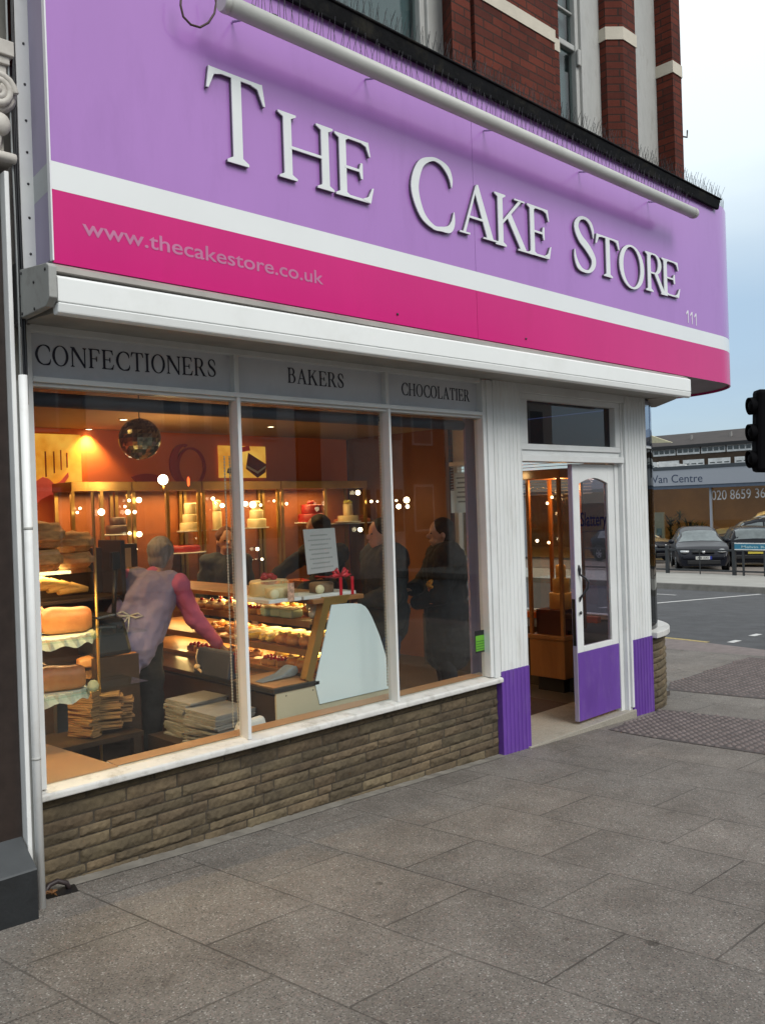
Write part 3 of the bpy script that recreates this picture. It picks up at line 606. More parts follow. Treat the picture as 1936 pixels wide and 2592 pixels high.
def smooth_front(o):
    for p in o.data.polygons: p.use_smooth = True
    m = o.modifiers.new('n', 'EDGE_SPLIT'); m.split_angle = R(35)
mb = MB(); band(mb, spath(SX0, 4.349), 3.115, 4.33); smooth_front(mb.build('sign_panel', M_signp, sign))
mb = MB(); band(mb, spath(4.352, 9), 3.115, 4.33); smooth_front(mb.build('sign_panel', M_signp, sign))
mb = MB(); band(mb, spath(SX0, 9), 2.995, 3.1148, s0=-.007, s1=-.0062); smooth_front(mb.build('white_stripe', M_signw, sign))
mb = MB(); band(mb, spath(SX0, 4.349), 2.682, 2.9945, s1=-.007); smooth_front(mb.build('magenta_band', M_signm, sign))
mb = MB(); band(mb, spath(4.352, 9), 2.682, 2.9945, s1=-.007); smooth_front(mb.build('magenta_band', M_signm, sign))
# backing, soffit and left return
p = spath(SX0+.01, 9, -.014); mb = MB(); mb.prism([(x, y) for x, y in p]+[(8.1, 1.6), (7.6, .35), (1.56, .02), (1.57, -.11)], 2.665, 2.690, 'z'); mb.prism([(x, y) for x, y in p]+[(7.9, 1.6), (7.5, .35), (1.56, .02), (1.57, -.11)], 4.20, 4.22, 'z')
mb.build('sign_backing', mat('sign_soffit', (.28, .25, .29), .6, var=.2, vs=4), sign)
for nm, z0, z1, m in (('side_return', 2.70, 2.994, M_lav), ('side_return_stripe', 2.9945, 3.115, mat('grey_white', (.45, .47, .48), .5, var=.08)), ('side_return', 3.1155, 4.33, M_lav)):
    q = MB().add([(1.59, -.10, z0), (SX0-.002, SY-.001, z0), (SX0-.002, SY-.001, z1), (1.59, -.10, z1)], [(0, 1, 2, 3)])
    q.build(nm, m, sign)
MB().box(SX0-.006, SX0+.0005, SY-.006, SY+.02, 2.69, 4.33).build('edge_trim', M_wht, sign)
tr = MB().box(1.530, 1.592, -.11, -.085, 2.70, 4.9); trim = tr.build('side_trim', M_white, sign, bevel=.003)
sc_ = MB()
for zz in (2.77, 2.93, 3.08, 3.22, 3.36, 3.52, 3.7, 3.9): MB().lathe([(0, 0), (.006, 0), (.005, .003), (0, .003)], (1.565, -.1105, zz), 8, Matrix.Rotation(R(90), 3, 'X')).build('screw', M_dark, trim)
mb = MB()
for xx in (3.62, 4.86): mb = MB(); mb.lathe([(0, 0), (.008, 0), (.006, .006), (0, .006)], (xx, SY-.001, zd(2.74, xx)), 8, Matrix.Rotation(R(90), 3, 'X')).build('fixing_bolt', M_dark, sign)
LETT = [('T', 2.342, 2.690, 3.325, .44), ('H', 2.765, 3.148, 3.328, .345), ('E', 3.150, 3.442, 3.325, .342), ('C', 3.728, 4.128, 3.285, .44), ('A', 4.175, 4.552, 3.316, .33), ('K', 4.532, 4.905, 3.306, .345), ('E', 4.815, 5.158, 3.306, .345),
        ('S', 5.436, 5.748, 3.288, .415), ('T', 5.738, 6.072, 3.305, .305), ('O', 6.060, 6.450, 3.272, .335), ('R', 6.462, 6.815, 3.290, .318), ('E', 6.725, 7.040, 3.300, .300)]
LETT[6] = ('E', 4.886, 5.162, 3.306, .345)
LY = SY-.024
for i, (c, a, b, z, h) in enumerate(LETT):
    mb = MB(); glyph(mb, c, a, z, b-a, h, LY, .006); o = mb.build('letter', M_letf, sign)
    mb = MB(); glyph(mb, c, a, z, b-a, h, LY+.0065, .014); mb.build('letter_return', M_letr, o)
mb = MB()
for i in range(3):
    x = 7.175+i*.074; z = 3.118-i*.004; w = .011
    mb.prism([(x+.030, z), (x+.030+w, z), (x+.030+w, z+.108), (x+.030, z+.108)], SY-.003, SY-.001); mb.prism([(x+.030, z+.108), (x, z+.078), (x+.003, z+.067), (x+.030, z+.088)], SY-.0033, SY-.001)
mb.build('house_number', M_wht, sign)
text_mb('web_address', 'www.thecakestore.co.uk', mat('faded_pink_letter', (.50, .17, .32), .5), sign, 1.70, 3.06, 2.826, .07, lambda u, v, d: (u, SY-.0015, v-.0075*(u-1.7)), bold=.01)
# gutter along the top
mb = MB(); mb.hexa([(1.45, -.375, 4.285), (7.80, -.375, 4.222), (7.80, -.35, 4.222), (1.45, -.35, 4.285)], [(1.45, -.395, 4.375), (7.80, -.395, 4.302), (7.80, -.35, 4.302), (1.45, -.35, 4.375)])
mb.hexa([(1.45, -.405, 4.3755), (7.81, -.405, 4.3025), (7.81, .3, 4.33), (1.45, .3, 4.39)], [(1.45, -.405, 4.39), (7.81, -.405, 4.316), (7.81, .3, 4.345), (1.45, .3, 4.405)])
gut = mb.build('gutter', M_gut, sign, bevel=.006)
def spikes(mb, x0, x1, yf, zf, step, h, rng, fan=.035, r=.0016):
    x = x0
    while x < x1:
        for j in range(2):
            a = rng.uniform(-.02, .02); b = (fan if j else -fan*.2)+rng.uniform(-.012, .012); hh = h*rng.uniform(.8, 1.08)
            mb.tube([(x, yf(x), zf(x)), (x+a, yf(x)-b, zf(x)+hh)], r, 3, False); x += step*rng.uniform(.35, .65)
rng = random.Random(8)
mb = MB(); spikes(mb, 1.7, 7.8, lambda x: -.33, lambda x: 4.392-.0116*(x-1.45), .05, .115, rng); spikes(mb, 1.7, 7.8, lambda x: -.395, lambda x: 4.39-.0116*(x-1.45), .06, .10, rng)
for i in range(26):
    a = math.pi/2*i/26; px, py = AX+(AR-.02)*math.sin(a), SY+AR-(AR-.02)*math.cos(a); mb.tube([(px, py, 4.29), (px+.02*math.sin(i), py, 4.43)], .0016, 3, False)
mb.build('gutter_spikes', mat('spike_wire', (.07, .07, .075), .5, metal=.4), gut)
# ------------------------------------------------------------------ strip light in front of the sign
TY = SY-.20
lamp = thing('sign_strip_light', 'long pale strip light tube with bird spikes, held in front of the purple sign', 'sign light', (4.7, TY, 4.0))
tz = lambda x: 3.982-.0028*(x-2.33)
MB().tube([(2.36, TY, tz(2.36)), (6.94, TY, tz(6.94))], .043, 20).build('tube', M_tube, lamp)
mb = MB()
for a, b in ((6.94, 6.985), (2.325, 2.36)): mb.tube([(a, TY, tz(a)), ((a+b)/2, TY, tz(a)), (b, TY, tz(a))], [.045, .045, .041] if a > 5 else [.041, .045, .045], 20); mb.build('end_cap', M_tube, lamp); mb = MB()
mb = MB()
for x in (2.55, 3.45, 4.5, 5.6, 6.6): mb.tube([(x, TY+.02, tz(x)+.02), (x-.03, SY-.005, tz(x)+.06)], .006, 8); mb.build('arm', M_lav, lamp); mb = MB()
mb = MB(); spikes(mb, 2.5, 6.9, lambda x: TY+.005, lambda x: tz(x)+.04, .046, .125, rng, .03)
for i in range(70):
    x = 2.5+i*.064; mb.ball((x, TY+rng.uniform(-.01, .012), tz(x)+.044), (rng.uniform(.008, .022), .008, rng.uniform(.004, .009)), 6, 4)
mb.build('bird_spikes', MATS['spike_wire'], lamp)
pA = [onY(*q, -.42) for q in ((392, -25), (390, 10), (396, 35), (412, 52), (432, 58), (450, 48), (463, 28), (467, 5), (462, -22))]
tag(MB().tube(pA, .0055, 8).build('cable_loop', mat('brown_cable', (.06, .035, .03), .6)), 'thin brown cable hanging in a loop in front of the purple sign', 'cable')
# ================================================================== AWNING CASSETTE
AY = -.42
awn = thing('awning', 'rolled up white shop awning cassette running along under the magenta stripe', 'awning', (4.3, AY, 2.45))
zs = -.0008
prof = [(AY, 2.475), (AY-.004, 2.497), (AY-.004, 2.604), (AY+.014, 2.612), (AY+.10, 2.612), (AY+.10, 2.575), (AY+.05, 2.49), (AY+.04, 2.455), (AY+.012, 2.452)]
p0 = [(y, z-.004) for y, z in prof]
mb = MB(); n = len(prof)
def slant(mb, pr, x0, x1, dz0, dz1):
    vs = [(x0, y, z+dz0) for y, z in pr]+[(x1, y, z+dz1) for y, z in pr]; n = len(pr)
    mb.add(vs, [tuple(range(n)), tuple(range(2*n-1, n-1, -1))]+[(i, (i+1) % n, n+(i+1) % n, n+i) for i in range(n)])
slant(mb, [(AY-.004, 2.500), (AY-.004, 2.602), (AY+.014, 2.612), (AY+.10, 2.612), (AY+.06, 2.5)], 1.545, 7.06, -.002, -.004)
body = mb.build('cassette', M_awn, awn, bevel=.004)
mb = MB(); slant(mb, [(AY-.006, 2.4975), (AY+.06, 2.4975), (AY+.05, 2.452), (AY+.018, 2.448), (AY+.002, 2.457)], 1.545, 7.062, -.002, -.004); mb.build('front_bar', M_awn, awn, bevel=.006)
mb = MB(); slant(mb, [(AY+.02, 2.625), (AY+.02, 2.648), (AY+.06, 2.665), (AY+.11, 2.665), (AY+.11, 2.62)], 1.548, 7.05, .005, -.03); mb.build('top_rail', mat('rail_metal', (.42, .39, .36), .45, metal=.4, var=.15, vs=4), awn)
mb = MB(); slant(mb, [(AY+.075, 2.47), (AY+.075, 2.6), (.02, 2.66), (.02, 2.49)], 1.56, 7.05, -.003, -.004); mb.build('soffit_board', M_soff, awn)
mb = MB(); mb.prism([(7.051, AY+.09), (7.056, -.02), (7.7, .33), (7.74, .28), (7.3, -.15), (7.06, -.34)], 2.475, 2.60, 'z'); mb.build('corner_soffit', M_soff, awn)
eb = MB(); eb.prism([(-.10, 2.475), (-.10, 2.69), (AY+.01, 2.655), (AY-.012, 2.64), (AY-.012, 2.51), (AY+.03, 2.478)], 1.505, 1.540, 'x')
end = eb.build('end_bracket', mat('grey_bracket', (.34, .345, .33), .6, var=.08, vs=6, dirt=((.14, .13, .11), 12, .5)), awn, bevel=.004)
mb = MB()
for y, z in ((-.15, 2.49), (-.28, 2.487), (-.28, 2.60), (-.15, 2.665), (-.40, 2.63), (-.13, 2.57)): MB().lathe([(0, 0), (.007, 0), (.006, .003), (0, .003)], (1.504, y, z), 8, Matrix.Rotation(R(-90), 3, 'Y')).build('rivet', M_dark, end)
MB().box(1.50, 1.545, -.10, .03, 2.46, 2.72).build('wall_box', mat('dark_box', (.10, .105, .11), .6, var=.2), awn)
# ================================================================== NEIGHBOUR, PIPES
nb = thing('neighbour_shopfront', 'dark brown pier of the neighbouring shop with white scrolled capital and black plinth', 'shop front', (1.2, -.1, -.09))
M_npier = mat('brown_tile', (.028, .019, .016), .35, var=.3, vs=14, coat=.15)
NX = 1.443
MB().box(.72, NX, -.10, .3, .06, 3.10).build('pier', M_npier, nb); MB().box(-3, .7195, .10, .13, .12, 3.0).build('shop_glass', glass('neighbour_glass', (.10, .10, .11), 1.6), nb); MB().box(-3, .7195, .06, .2, 3.0005, 3.10).build('window_head', M_white, nb)
mb = MB(); mb.hexa([(.70, -.262, -.2), (NX-.004, -.262, -.2), (NX-.004, .3, -.2), (.70, .3, -.2)], [(.70, -.262, .115), (NX-.004, -.262, .115), (NX-.004, .3, .115), (.70, .3, .115)])
mb.build('plinth', M_slate, nb)
mb = MB(); mb.hexa([(.70, -.262, .1155), (NX-.004, -.262, .1155), (NX-.004, -.105, .1155), (.70, -.105, .1155)], [(.70, -.256, .122), (NX-.004, -.256, .122), (NX-.004, -.1005, .215), (.70, -.1005, .215)]); mb.build('plinth_top', mat('plinth_grey', (.055, .06, .064), .6, var=.15), nb)
M_cap = mat('capital_paint', (.56, .53, .48), .7, var=.12, vs=10, bump=.3, bs=30, dirt=((.2, .16, .12), 8, .5))
mb = MB(); cx0, cx1 = .70, 1.515
mb.box(cx0, 1.505, -.16, .1, 3.60, 3.665); mb.box(cx0, 1.49, -.145, .1, 3.565, 3.60); mb.box(cx0, 1.48, -.13, .1, 3.53, 3.565)
mb.box(cx0, 1.47, -.10, .1, 3.18, 3.53); mb.box(cx0, 1.50, -.15, .1, 3.145, 3.178); mb.tube([(cx0, -.145, 3.16), (1.50, -.145, 3.16)], .022, 10)
Mx = Matrix.Rotation(R(90), 3, 'X')
def spiral(cx, cy, cz, r0, r1, turns, tr):
    pts = []; n = int(turns*16)
    for i in range(n+1): a = 2*math.pi*i/16; r = r0+(r1-r0)*i/n; pts.append((cx+r*math.cos(a), cy, cz+r*math.sin(a)))
    return MB().tube(pts, tr, 8)
for q in (spiral(1.425, -.165, 3.435, .075, .02, 2.2, .017),): mb.add(q.v, q.f, True)
mb.lathe([(0, 0), (.088, 0), (.092, .03), (.08, .05), (0, .05)], (1.425, -.105, 3.435), 20, Mx); mb.ball((1.425, -.165, 3.435), .022)
mb.ball((1.44, -.14, 3.30), (.045, .035, .05)); mb.ball((1.40, -.13, 3.26), (.04, .03, .06)); mb.tube([(1.43, -.12, 3.28), (1.42, -.125, 3.2), (1.40, -.12, 3.18)], [.03, .025, .02], 8)
mb.build('capital', M_cap, nb, bevel=.004)
MB().box(-3, 1.455, -.07, .3, 3.67, 5.5).build('upper_pier', mat('pinkish_render', (.42, .36, .33), .8, var=.1, vs=4, dirt=((.2, .17, .15), 3, .5)), nb)
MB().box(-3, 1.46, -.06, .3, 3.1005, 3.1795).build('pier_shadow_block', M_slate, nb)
MB().box(-3, .6995, -.12, .3, 3.18, 3.669).build('neighbour_fascia', mat('neighbour_sign', (.05, .06, .09), .4, var=.1), nb); MB().box(-3, .6995, .02, .2, -.2, .12).build('riser', M_slate, nb)
MB().box(-3, .2, .16, .3, -.2, 5.5).build('shop_wall', M_npier, nb)
# pipes and cables between the two shops
tag(MB().box(1.447, 1.467, -.15, -.085, -.06, 3.1).build('cable_trunking', mat('trunking_white', (.80, .81, .80), .45, var=.06, vs=6), None, bevel=.004), 'narrow white plastic trunking running up beside the brown pier', 'trunking')
dp = thing('drainpipe', 'white painted drainpipe standing at the left end of the shop window', 'pipe', (1.515, -.155, -.1))
MB().tube([(1.490, -.165, -.12), (1.490, -.165, 1.2), (1.490, -.165, 2.22)], .0185, 16).build('pipe', mat('pipe_white', (.84, .85, .84), .4, var=.05, vs=6, dirt=((.5, .47, .42), 5, .4)), dp)
mb = MB()
for z in (.55, 1.55): MB().tube([(1.490, -.165, z), (1.490, -.165, z+.012)], .0193, 16).build('collar', M_whiteold, dp)
MB().box(1.4675, 1.52, -.13, -.09, -.08, 2.2).build('back_batten', M_whiteold, dp)
for i, (x, sgn) in enumerate(((1.494, .0), (1.520, .008), (1.507, -.005))):
    pts = [(x+.004*math.sin(z*3+i), -.125+sgn, z) for z in [2.1+.12*j for j in range(24)]]
    tag(MB().tube(pts, (.0045, .0075, .004)[i], 6).build('wall_cable', M_dark if i else mat('grey_cable', (.3, .32, .32), .6)), ('thin pale grey cable clipped beside the white trunking', 'thick black cable running up the wall at the left end of the sign', 'thin black cable between the grey and thick black cables')[i], 'cable', 'cables running up the wall joint')
# rubbish at the pipe's foot
gr = thing('drain_gully', 'small drain hole with a black hose and dead leaves at the drainpipe foot', 'drain', (1.62, -.06, -.1))
mb = MB(); q = onG(150, 1945, .003); mb.add([(1.53, -.02, gz(1.53)+.004), (1.545, -.10, gz(1.54)+.004), (1.68, -.115, gz(1.68)+.004), (1.70, -.025, gz(1.7)+.004)], [(0, 1, 2, 3)]); mb.build('hole', M_dark, gr)
pts = [(1.535, -.075, -.085), (1.57, -.055, -.055), (1.61, -.05, -.05), (1.65, -.055, -.07), (1.66, -.06, -.1)]
MB().tube(pts, .012, 8).build('hose', mat('dark_hose', (.03, .02, .02), .5), gr)
mb = MB(); rng = random.Random(3)
for i in range(7):
    x, y = 1.55+rng.uniform(-.02, .05), -.08+rng.uniform(-.02, .02); z = gz(x)+.012+rng.uniform(0, .012); a = rng.uniform(0, 6); l = .022
    mb.add([(x+l*math.cos(a), y+l*math.sin(a), z), (x+.4*l*math.cos(a+1.6), y+.4*l*math.sin(a+1.6), z+.008), (x-l*math.cos(a), y-l*math.sin(a), z+.002), (x-.4*l*math.cos(a+1.6), y-.4*l*math.sin(a+1.6), z+.01)], [(0, 1, 2, 3)])
mb.build('dead_leaves', mat('dead_leaf', (.16, .07, .02), .8, var=.4), gr)
# ================================================================== SHOP INTERIOR
FZ = -.25
M_floor = mat('shop_floor', (.085, .072, .062), .45, var=.2, vs=3, dirt=((.05, .04, .035), 2, .5))
M_wall = mat('orange_wall', (.58, .14, .03), .8, var=.08, vs=1.5)
M_ceil = mat('cream_ceiling', (.36, .22, .10), .8, var=.05)
M_wood = mat('oak', (.30, .125, .035), .42, var=.3, vs=5, stretch=(1, 1, .15), coat=.2)
M_woodd = mat('dark_wood', (.032, .016, .008), .5, var=.3, vs=6)
M_gold = mat('brass_frame', (.42, .25, .07), .35, metal=.75, var=.15, vs=6)
M_cream = mat('cream_laminate', (.56, .49, .35), .5, var=.06, vs=2)
def emis(name, col, st):
    m = bpy.data.materials.new(name); m.use_nodes = True; t = m.node_tree; t.nodes.clear(); e = t.nodes.new('ShaderNodeEmission'); o = t.nodes.new('ShaderNodeOutputMaterial')
    e.inputs['Color'].default_value = (*col, 1); e.inputs['Strength'].default_value = st; t.links.new(e.outputs[0], o.inputs['Surface']); m.cycles.emission_sampling = 'NONE'; MATS[name] = m; return m
M_bulb = emis('bulb_glow', (1, .80, .48), 9); M_strip = emis('strip_glow', (1, .74, .36), 6)
def light(name, kind, loc, e, col=(1, .60, .24), r=.05, rot=None, sx=None, sy=None, spot=None):
    l = bpy.data.lights.new(name, kind); l.energy = e; l.color = col
    if kind in ('POINT', 'SPOT'): l.shadow_soft_size = r
    if kind == 'AREA': l.shape = 'RECTANGLE'; l.size = sx; l.size_y = sy
    if spot: l.spot_size = R(spot); l.spot_blend = .6
    o = link(bpy.data.objects.new(name, l)); o.location = loc
    if rot: o.rotation_euler = rot
    return o
for nm, b, m in (('floor', (1.4, 7.70, .20, 4.75, FZ-.05, FZ), M_floor), ('back_wall', (1.4, 7.60, 4.65, 4.75, FZ+.0005, 2.5), M_wall), ('left_wall', (1.38, 1.5, .20, 4.65, FZ+.0005, 2.5), M_wall), ('ceiling', (1.4, 7.70, .3005, 4.75, 2.5005, 2.56), M_ceil)):
    tag(MB().box(*b).build(nm, m), kind='structure')
tag(MB().box(7.62, 7.69, 2.93, 4.648, FZ+.0005, 2.4995).build('right_wall', mat('brown_wall', (.22, .085, .03), .8, var=.15, vs=1.5)), kind='structure')
tag(MB().box(7.66, 7.72, .95, 2.925, FZ+.0005, .40).build('right_wall_lower', M_wall), kind='structure')
# downlights in the ceiling
dlt = thing('ceiling_downlight', 'small round ceiling downlight, the right of the two over the yellow cake picture', 'downlight', (0, 0, 0), 'downlights in the shop ceiling')
MB().lathe([(0, 2.497), (.034, 2.497), (.034, 2.494), (0, 2.494)], (0, 0, -2.5), 16).build('lens', M_bulb, dlt)
MB().lathe([(.036, 2.4995), (.05, 2.4995), (.048, 2.49), (.036, 2.492)], (0, 0, -2.5), 16, cap=False).build('rim', M_gold, dlt)
q = onZ(192, 926, 2.5); dlt.location = q; light('downlight_beam', 'SPOT', q-Vector((0, 0, .03)), 60, spot=110, rot=(0, 0, 0))
for (px, py), lb in (((138, 932), 'small round ceiling downlight, the left of the two over the yellow cake picture'),):
    q = onZ(px, py, 2.5); dup(dlt, q, lb); light('downlight_beam', 'SPOT', q-Vector((0, 0, .03)), 60, spot=110)
for (x, y), lb in (((2.4, 1.5), 'added unseen ceiling downlight over the bread rack'), ((2.6, 2.9), 'added unseen ceiling downlight over the shop assistant'), ((4.6, 2.2), 'added unseen ceiling downlight over the pastry counter queue'), ((5.6, 3.6), 'added unseen ceiling downlight near the back of the shop'), ((3.9, 3.6), 'added unseen ceiling downlight before the glass cake cabinets')):
    dup(dlt, (x, y, 2.5), lb); light('downlight_beam', 'SPOT', (x, y, 2.47), 48 if x < 4 else 40, spot=125)  # unseen downlights, added to brighten the shop interior
# mirror ball
q = onY(302, 948, 1.5); mbx = thing('mirror_ball', 'round mirror ball hanging from the ceiling by the left window pane', 'mirror ball', q)
me = MB(); me.ball(q, .142, 26, 16); me.sm = [False]*len(me.f)
gm = NG('mirror_tiles', .12); gm.b.inputs['Metallic'].default_value = 1; wn = gm.node('ShaderNodeTexWhiteNoise'); gm.l(gm.nor, wn.inputs['Vector']); gm.base(gm.ramp(wn.outputs['Value'], [(0, (.12, .11, .07)), (.8, (.42, .38, .26)), (1, (.8, .75, .6))]))
me.build('ball', gm.m, mbx); MB().tube([q+Vector((0, 0, .14)), (q.x, q.y, 2.5)], .004, 6).build('cord', M_dark, mbx)
# ---- pictures and swirls on the back wall
BY = 4.63
M_glow = NG('lit_yellow_picture', .7); n_ = M_glow.noise(M_glow.pos, 2.5, 3); c_ = M_glow.ramp(n_, [(.35, (.75, .30, .02)), (.65, (1., .62, .10))]); M_glow.base(c_); M_glow.l(c_, M_glow.b.inputs['Emission Color']); M_glow.b.inputs['Emission Strength'].default_value = .5; M_glow.m.cycles.emission_sampling = 'NONE'
def panel(name, label, cat, a, b, m, th=.02, Y=BY):
    A, B = onY(*a, Y), onY(*b, Y); t = thing(name, label, cat, ((A.x+B.x)/2, Y, B.z)); MB().box(A.x, B.x, Y-th, Y, B.z, A.z).build('light_box', m, t); return t, A, B
M_red = mat('red_card', (.45, .012, .012), .6, var=.1, emit=(.6, .02, .01), es=.12); M_pinkc = mat('pink_card', (.62, .10, .09), .6, var=.2, vs=9, emit=(.8, .10, .05), es=.3)
t, A, B = panel('cake_picture', 'tall glowing yellow picture of a candle cake with a pink ribbon on the back wall', 'picture', (40, 935), (176, 1056), M_glow.m)
mb = MB()
for dx, y0, y1 in ((97, 975, 1030), (115, 975, 1022), (130, 972, 1015), (143, 978, 1010)):
    a, b = onY(dx, y0, BY-.025), onY(dx+1.5, y1, BY-.025); mb.box(min(a.x, b.x), max(a.x, b.x)+.01, BY-.030, BY-.021, b.z, a.z)
mb.build('candle', mat('thin_red_candle', (.35, .05, .02), .6), t)
mb = MB(); P = [onY(*p, BY-.03) for p in ((64, 1048), (92, 1030), (105, 1034), (118, 1046), (130, 1040), (147, 1020), (148, 1030), (133, 1052), (128, 1070), (110, 1068), (90, 1078), (64, 1100))]
mb.prism([(p.x, p.z) for p in P], BY-.036, BY-.031); mb.build('ribbon', M_pinkc, t)
t, A, B = panel('cake_slice_picture', 'glowing yellow picture of a red cake slice with white cream on the back wall', 'picture', (470, 962), (573, 1032), M_glow.m)
for nm, pts, m in (('cake_slice', ((536, 978), (575, 1003), (573, 1020), (556, 1032), (531, 1012)), mat('dark_red_cake', (.20, .012, .010), .6, var=.3, vs=20)), ('cream_layer', ((531, 1004), (556, 1018), (573, 1006), (573, 1010), (556, 1023), (531, 1009)), M_white), ('bow', ((521, 966), (538, 962), (540, 973), (524, 976)), M_red), ('chocolate', ((492, 1012), (500, 1008), (503, 1022), (490, 1022)), M_dark)):
    P = [onY(*p, BY-.03) for p in pts]; k = {'cream_layer': .004}.get(nm, 0); MB().prism([(p.x, p.z) for p in P], BY-.034-k, BY-.029-k).build(nm, m, t)
def swirl(name, label, ctr, rx, ry, a0, a1, tv, th_):
    c = onY(*ctr, BY); e = onY(ctr[0]+rx, ctr[1], BY).x-c.x; f = c.z-onY(ctr[0], ctr[1]+ry, BY).z
    p = arc(c.x, c.z, e, f, a0, a1, e*tv, f*th_, 36); return tag(MB().prism(p, BY-.012, BY+.015).build(name, M_swirl), label, 'wall decoration', 'red swirls on the orange wall')
M_swirl = mat('red_wall_paint', (.30, .016, .012), .7, var=.1)
swirl('wall_swirl', 'large thin red ring painted on the orange wall left of the cake slice picture', (413, 1008), 31, 42, 0, 360, .17, .10)
swirl('wall_swirl', 'broad dull red crescent just left of the thin red ring', (398, 1003), 31, 44, 75, 285, .5, .12)
swirl('wall_swirl', 'solid red arc on the wall below the mirror ball', (318, 1075), 62, 52, 5, 120, .6, .45)
# ---- glass cabinets along the back
CY = 4.05; CT = onY(420, 1040, CY).z; CB = onY(420, 1058, CY).z
cabx = [onY(px, 1050, CY).x for px in (150, 283, 434, 605, 792)]
CABL = ['brass framed glass cabinet below the yellow candle cake picture', 'brass framed glass cabinet below the red ring, holding a tall cream cake', 'brass framed glass cabinet below the cake slice picture', 'brass framed glass cabinet behind the notice, holding a red cake']
SHZ = [onY(470, 1146, CY).z, onY(470, 1215, CY).z]
for i in range(4):
    a, b = cabx[i]+.01, cabx[i+1]-.01; c = thing('display_cabinet', CABL[i], 'cabinet', ((a+b)/2, CY+.2, FZ), 'glass cabinets along the back wall')
    mb = MB(); mb.box(a, b, CY-.02, CY+.42, CB, CT)
    for x in (a, (a+b)/2-.015, b-.035): mb.box(x, x+.035, CY, CY+.03, FZ+.6, CB)
    for x in (a, b-.035): mb.box(x, x+.035, CY+.37, CY+.4, FZ+.6, CB)
    mb.build('frame', M_gold, c)
    MB().box(a, b, CY-.01, CY+.42, FZ, FZ+.6).build('base', M_woodd, c)
    MB().box(a+.04, b-.04, CY+.40, CY+.41, FZ+.6, CB).build('back_panel', mat('amber_back', (.34, .10, .022), .5, var=.1), c)
    for z in SHZ: MB().box(a+.03, b-.03, CY+.03, CY+.38, z-.012, z).build('glass_shelf', M_glassc, c)
    MB().box(a+.036, b-.036, CY+.005, CY+.009, FZ+.6, CB).build('front_glass', M_glassc, c)
light('cabinet_glow', 'AREA', (cabx[1], CY+.15, CB-.03), 14, sx=2.0, sy=.1); light('cabinet_glow', 'AREA', (cabx[3], CY+.15, CB-.03), 13, sx=1.8, sy=.1)
M_icing = mat('cream_icing', (.70, .55, .30), .5, var=.05); M_redic = mat('red_icing', (.33, .015, .015), .45, var=.1); M_board = mat('cake_board', (.7, .68, .62), .5)
def cake(label, p, tiers, m, top=None, cat='cake', grp='cakes in the glass cabinets', board=True):
    t = thing('celebration_cake', label, cat, p, grp); z = p.z
    if board: MB().lathe([(0, z), (tiers[0][0]*1.25, z), (tiers[0][0]*1.25, z+.012), (0, z+.012)], (p.x, p.y, 0), 20).build('board', M_board, t); z += .012
    for r, h in tiers:
        MB().lathe([(0, z), (r*.98, z), (r, z+.01), (r, z+h-.012), (r-.012, z+h), (0, z+h)], (p.x, p.y, 0), 24).build('tier', m, t); z += h
    if top:
        mb = MB()
        for i in range(7):
            a = i*.9; mb.ball((p.x+.035*math.cos(a), p.y+.035*math.sin(a), z+.015+.008*(i % 3)), (.028, .014, .018), 8, 5)
        mb.build('topper', top, t)
    return t
sp = onY(203*.0+406, 1146, CY+.17)
cake('tall cream cake of three square-cut tiers on the cabinet shelf under the red ring', Vector((onY(414, 1140, CY+.17).x, CY+.17, SHZ[0])), [(.125, .085), (.095, .09), (.075, .12)], M_icing)
cake('red two tier cake with a bow on top, just behind the white notice', Vector((onY(674, 1125, CY+.17).x, CY+.17, SHZ[0]+.03)), [(.17, .10), (.13, .11)], M_redic, M_redic)
cake('round pale cake with yellow flowers on top, right of the red cake', Vector((onY(752, 1120, CY+.17).x, CY+.17, SHZ[0]+.02)), [(.13, .07), (.06, .15)], M_icing, mat('yellow_flower', (.7, .6, .12), .6, var=.4, vs=40))
cake('wide orange and red domed cake at the right end of the cabinets', Vector((onY(775, 1140, CY+.17).x, CY+.3, SHZ[0])), [(.24, .05), (.19, .04)], mat('orange_icing', (.55, .16, .05), .5))
cake('flat red cake on the lower cabinet shelf under the tall cream cake', Vector((onY(398, 1160, CY+.1).x, CY+.15, SHZ[1]+.12)), [(.20, .07)], M_redic)
cake('dark chocolate cake at the left end of the cabinets', Vector((onY(255, 1146, CY+.17).x, CY+.17, SHZ[0])), [(.12, .09), (.08, .08)], mat('chocolate_icing', (.06, .022, .01), .4))
cake('slim cream column cake beside the second mullion of the cabinets', Vector((onY(470, 1146, CY+.17).x, CY+.17, SHZ[0])), [(.05, .2), (.045, .12)], M_icing)
cake('white tiered cake behind the first mullion of the shop window', Vector((onY(555, 1146, CY+.17).x, CY+.17, SHZ[0])), [(.11, .1), (.08, .1), (.05, .1)], M_icing)
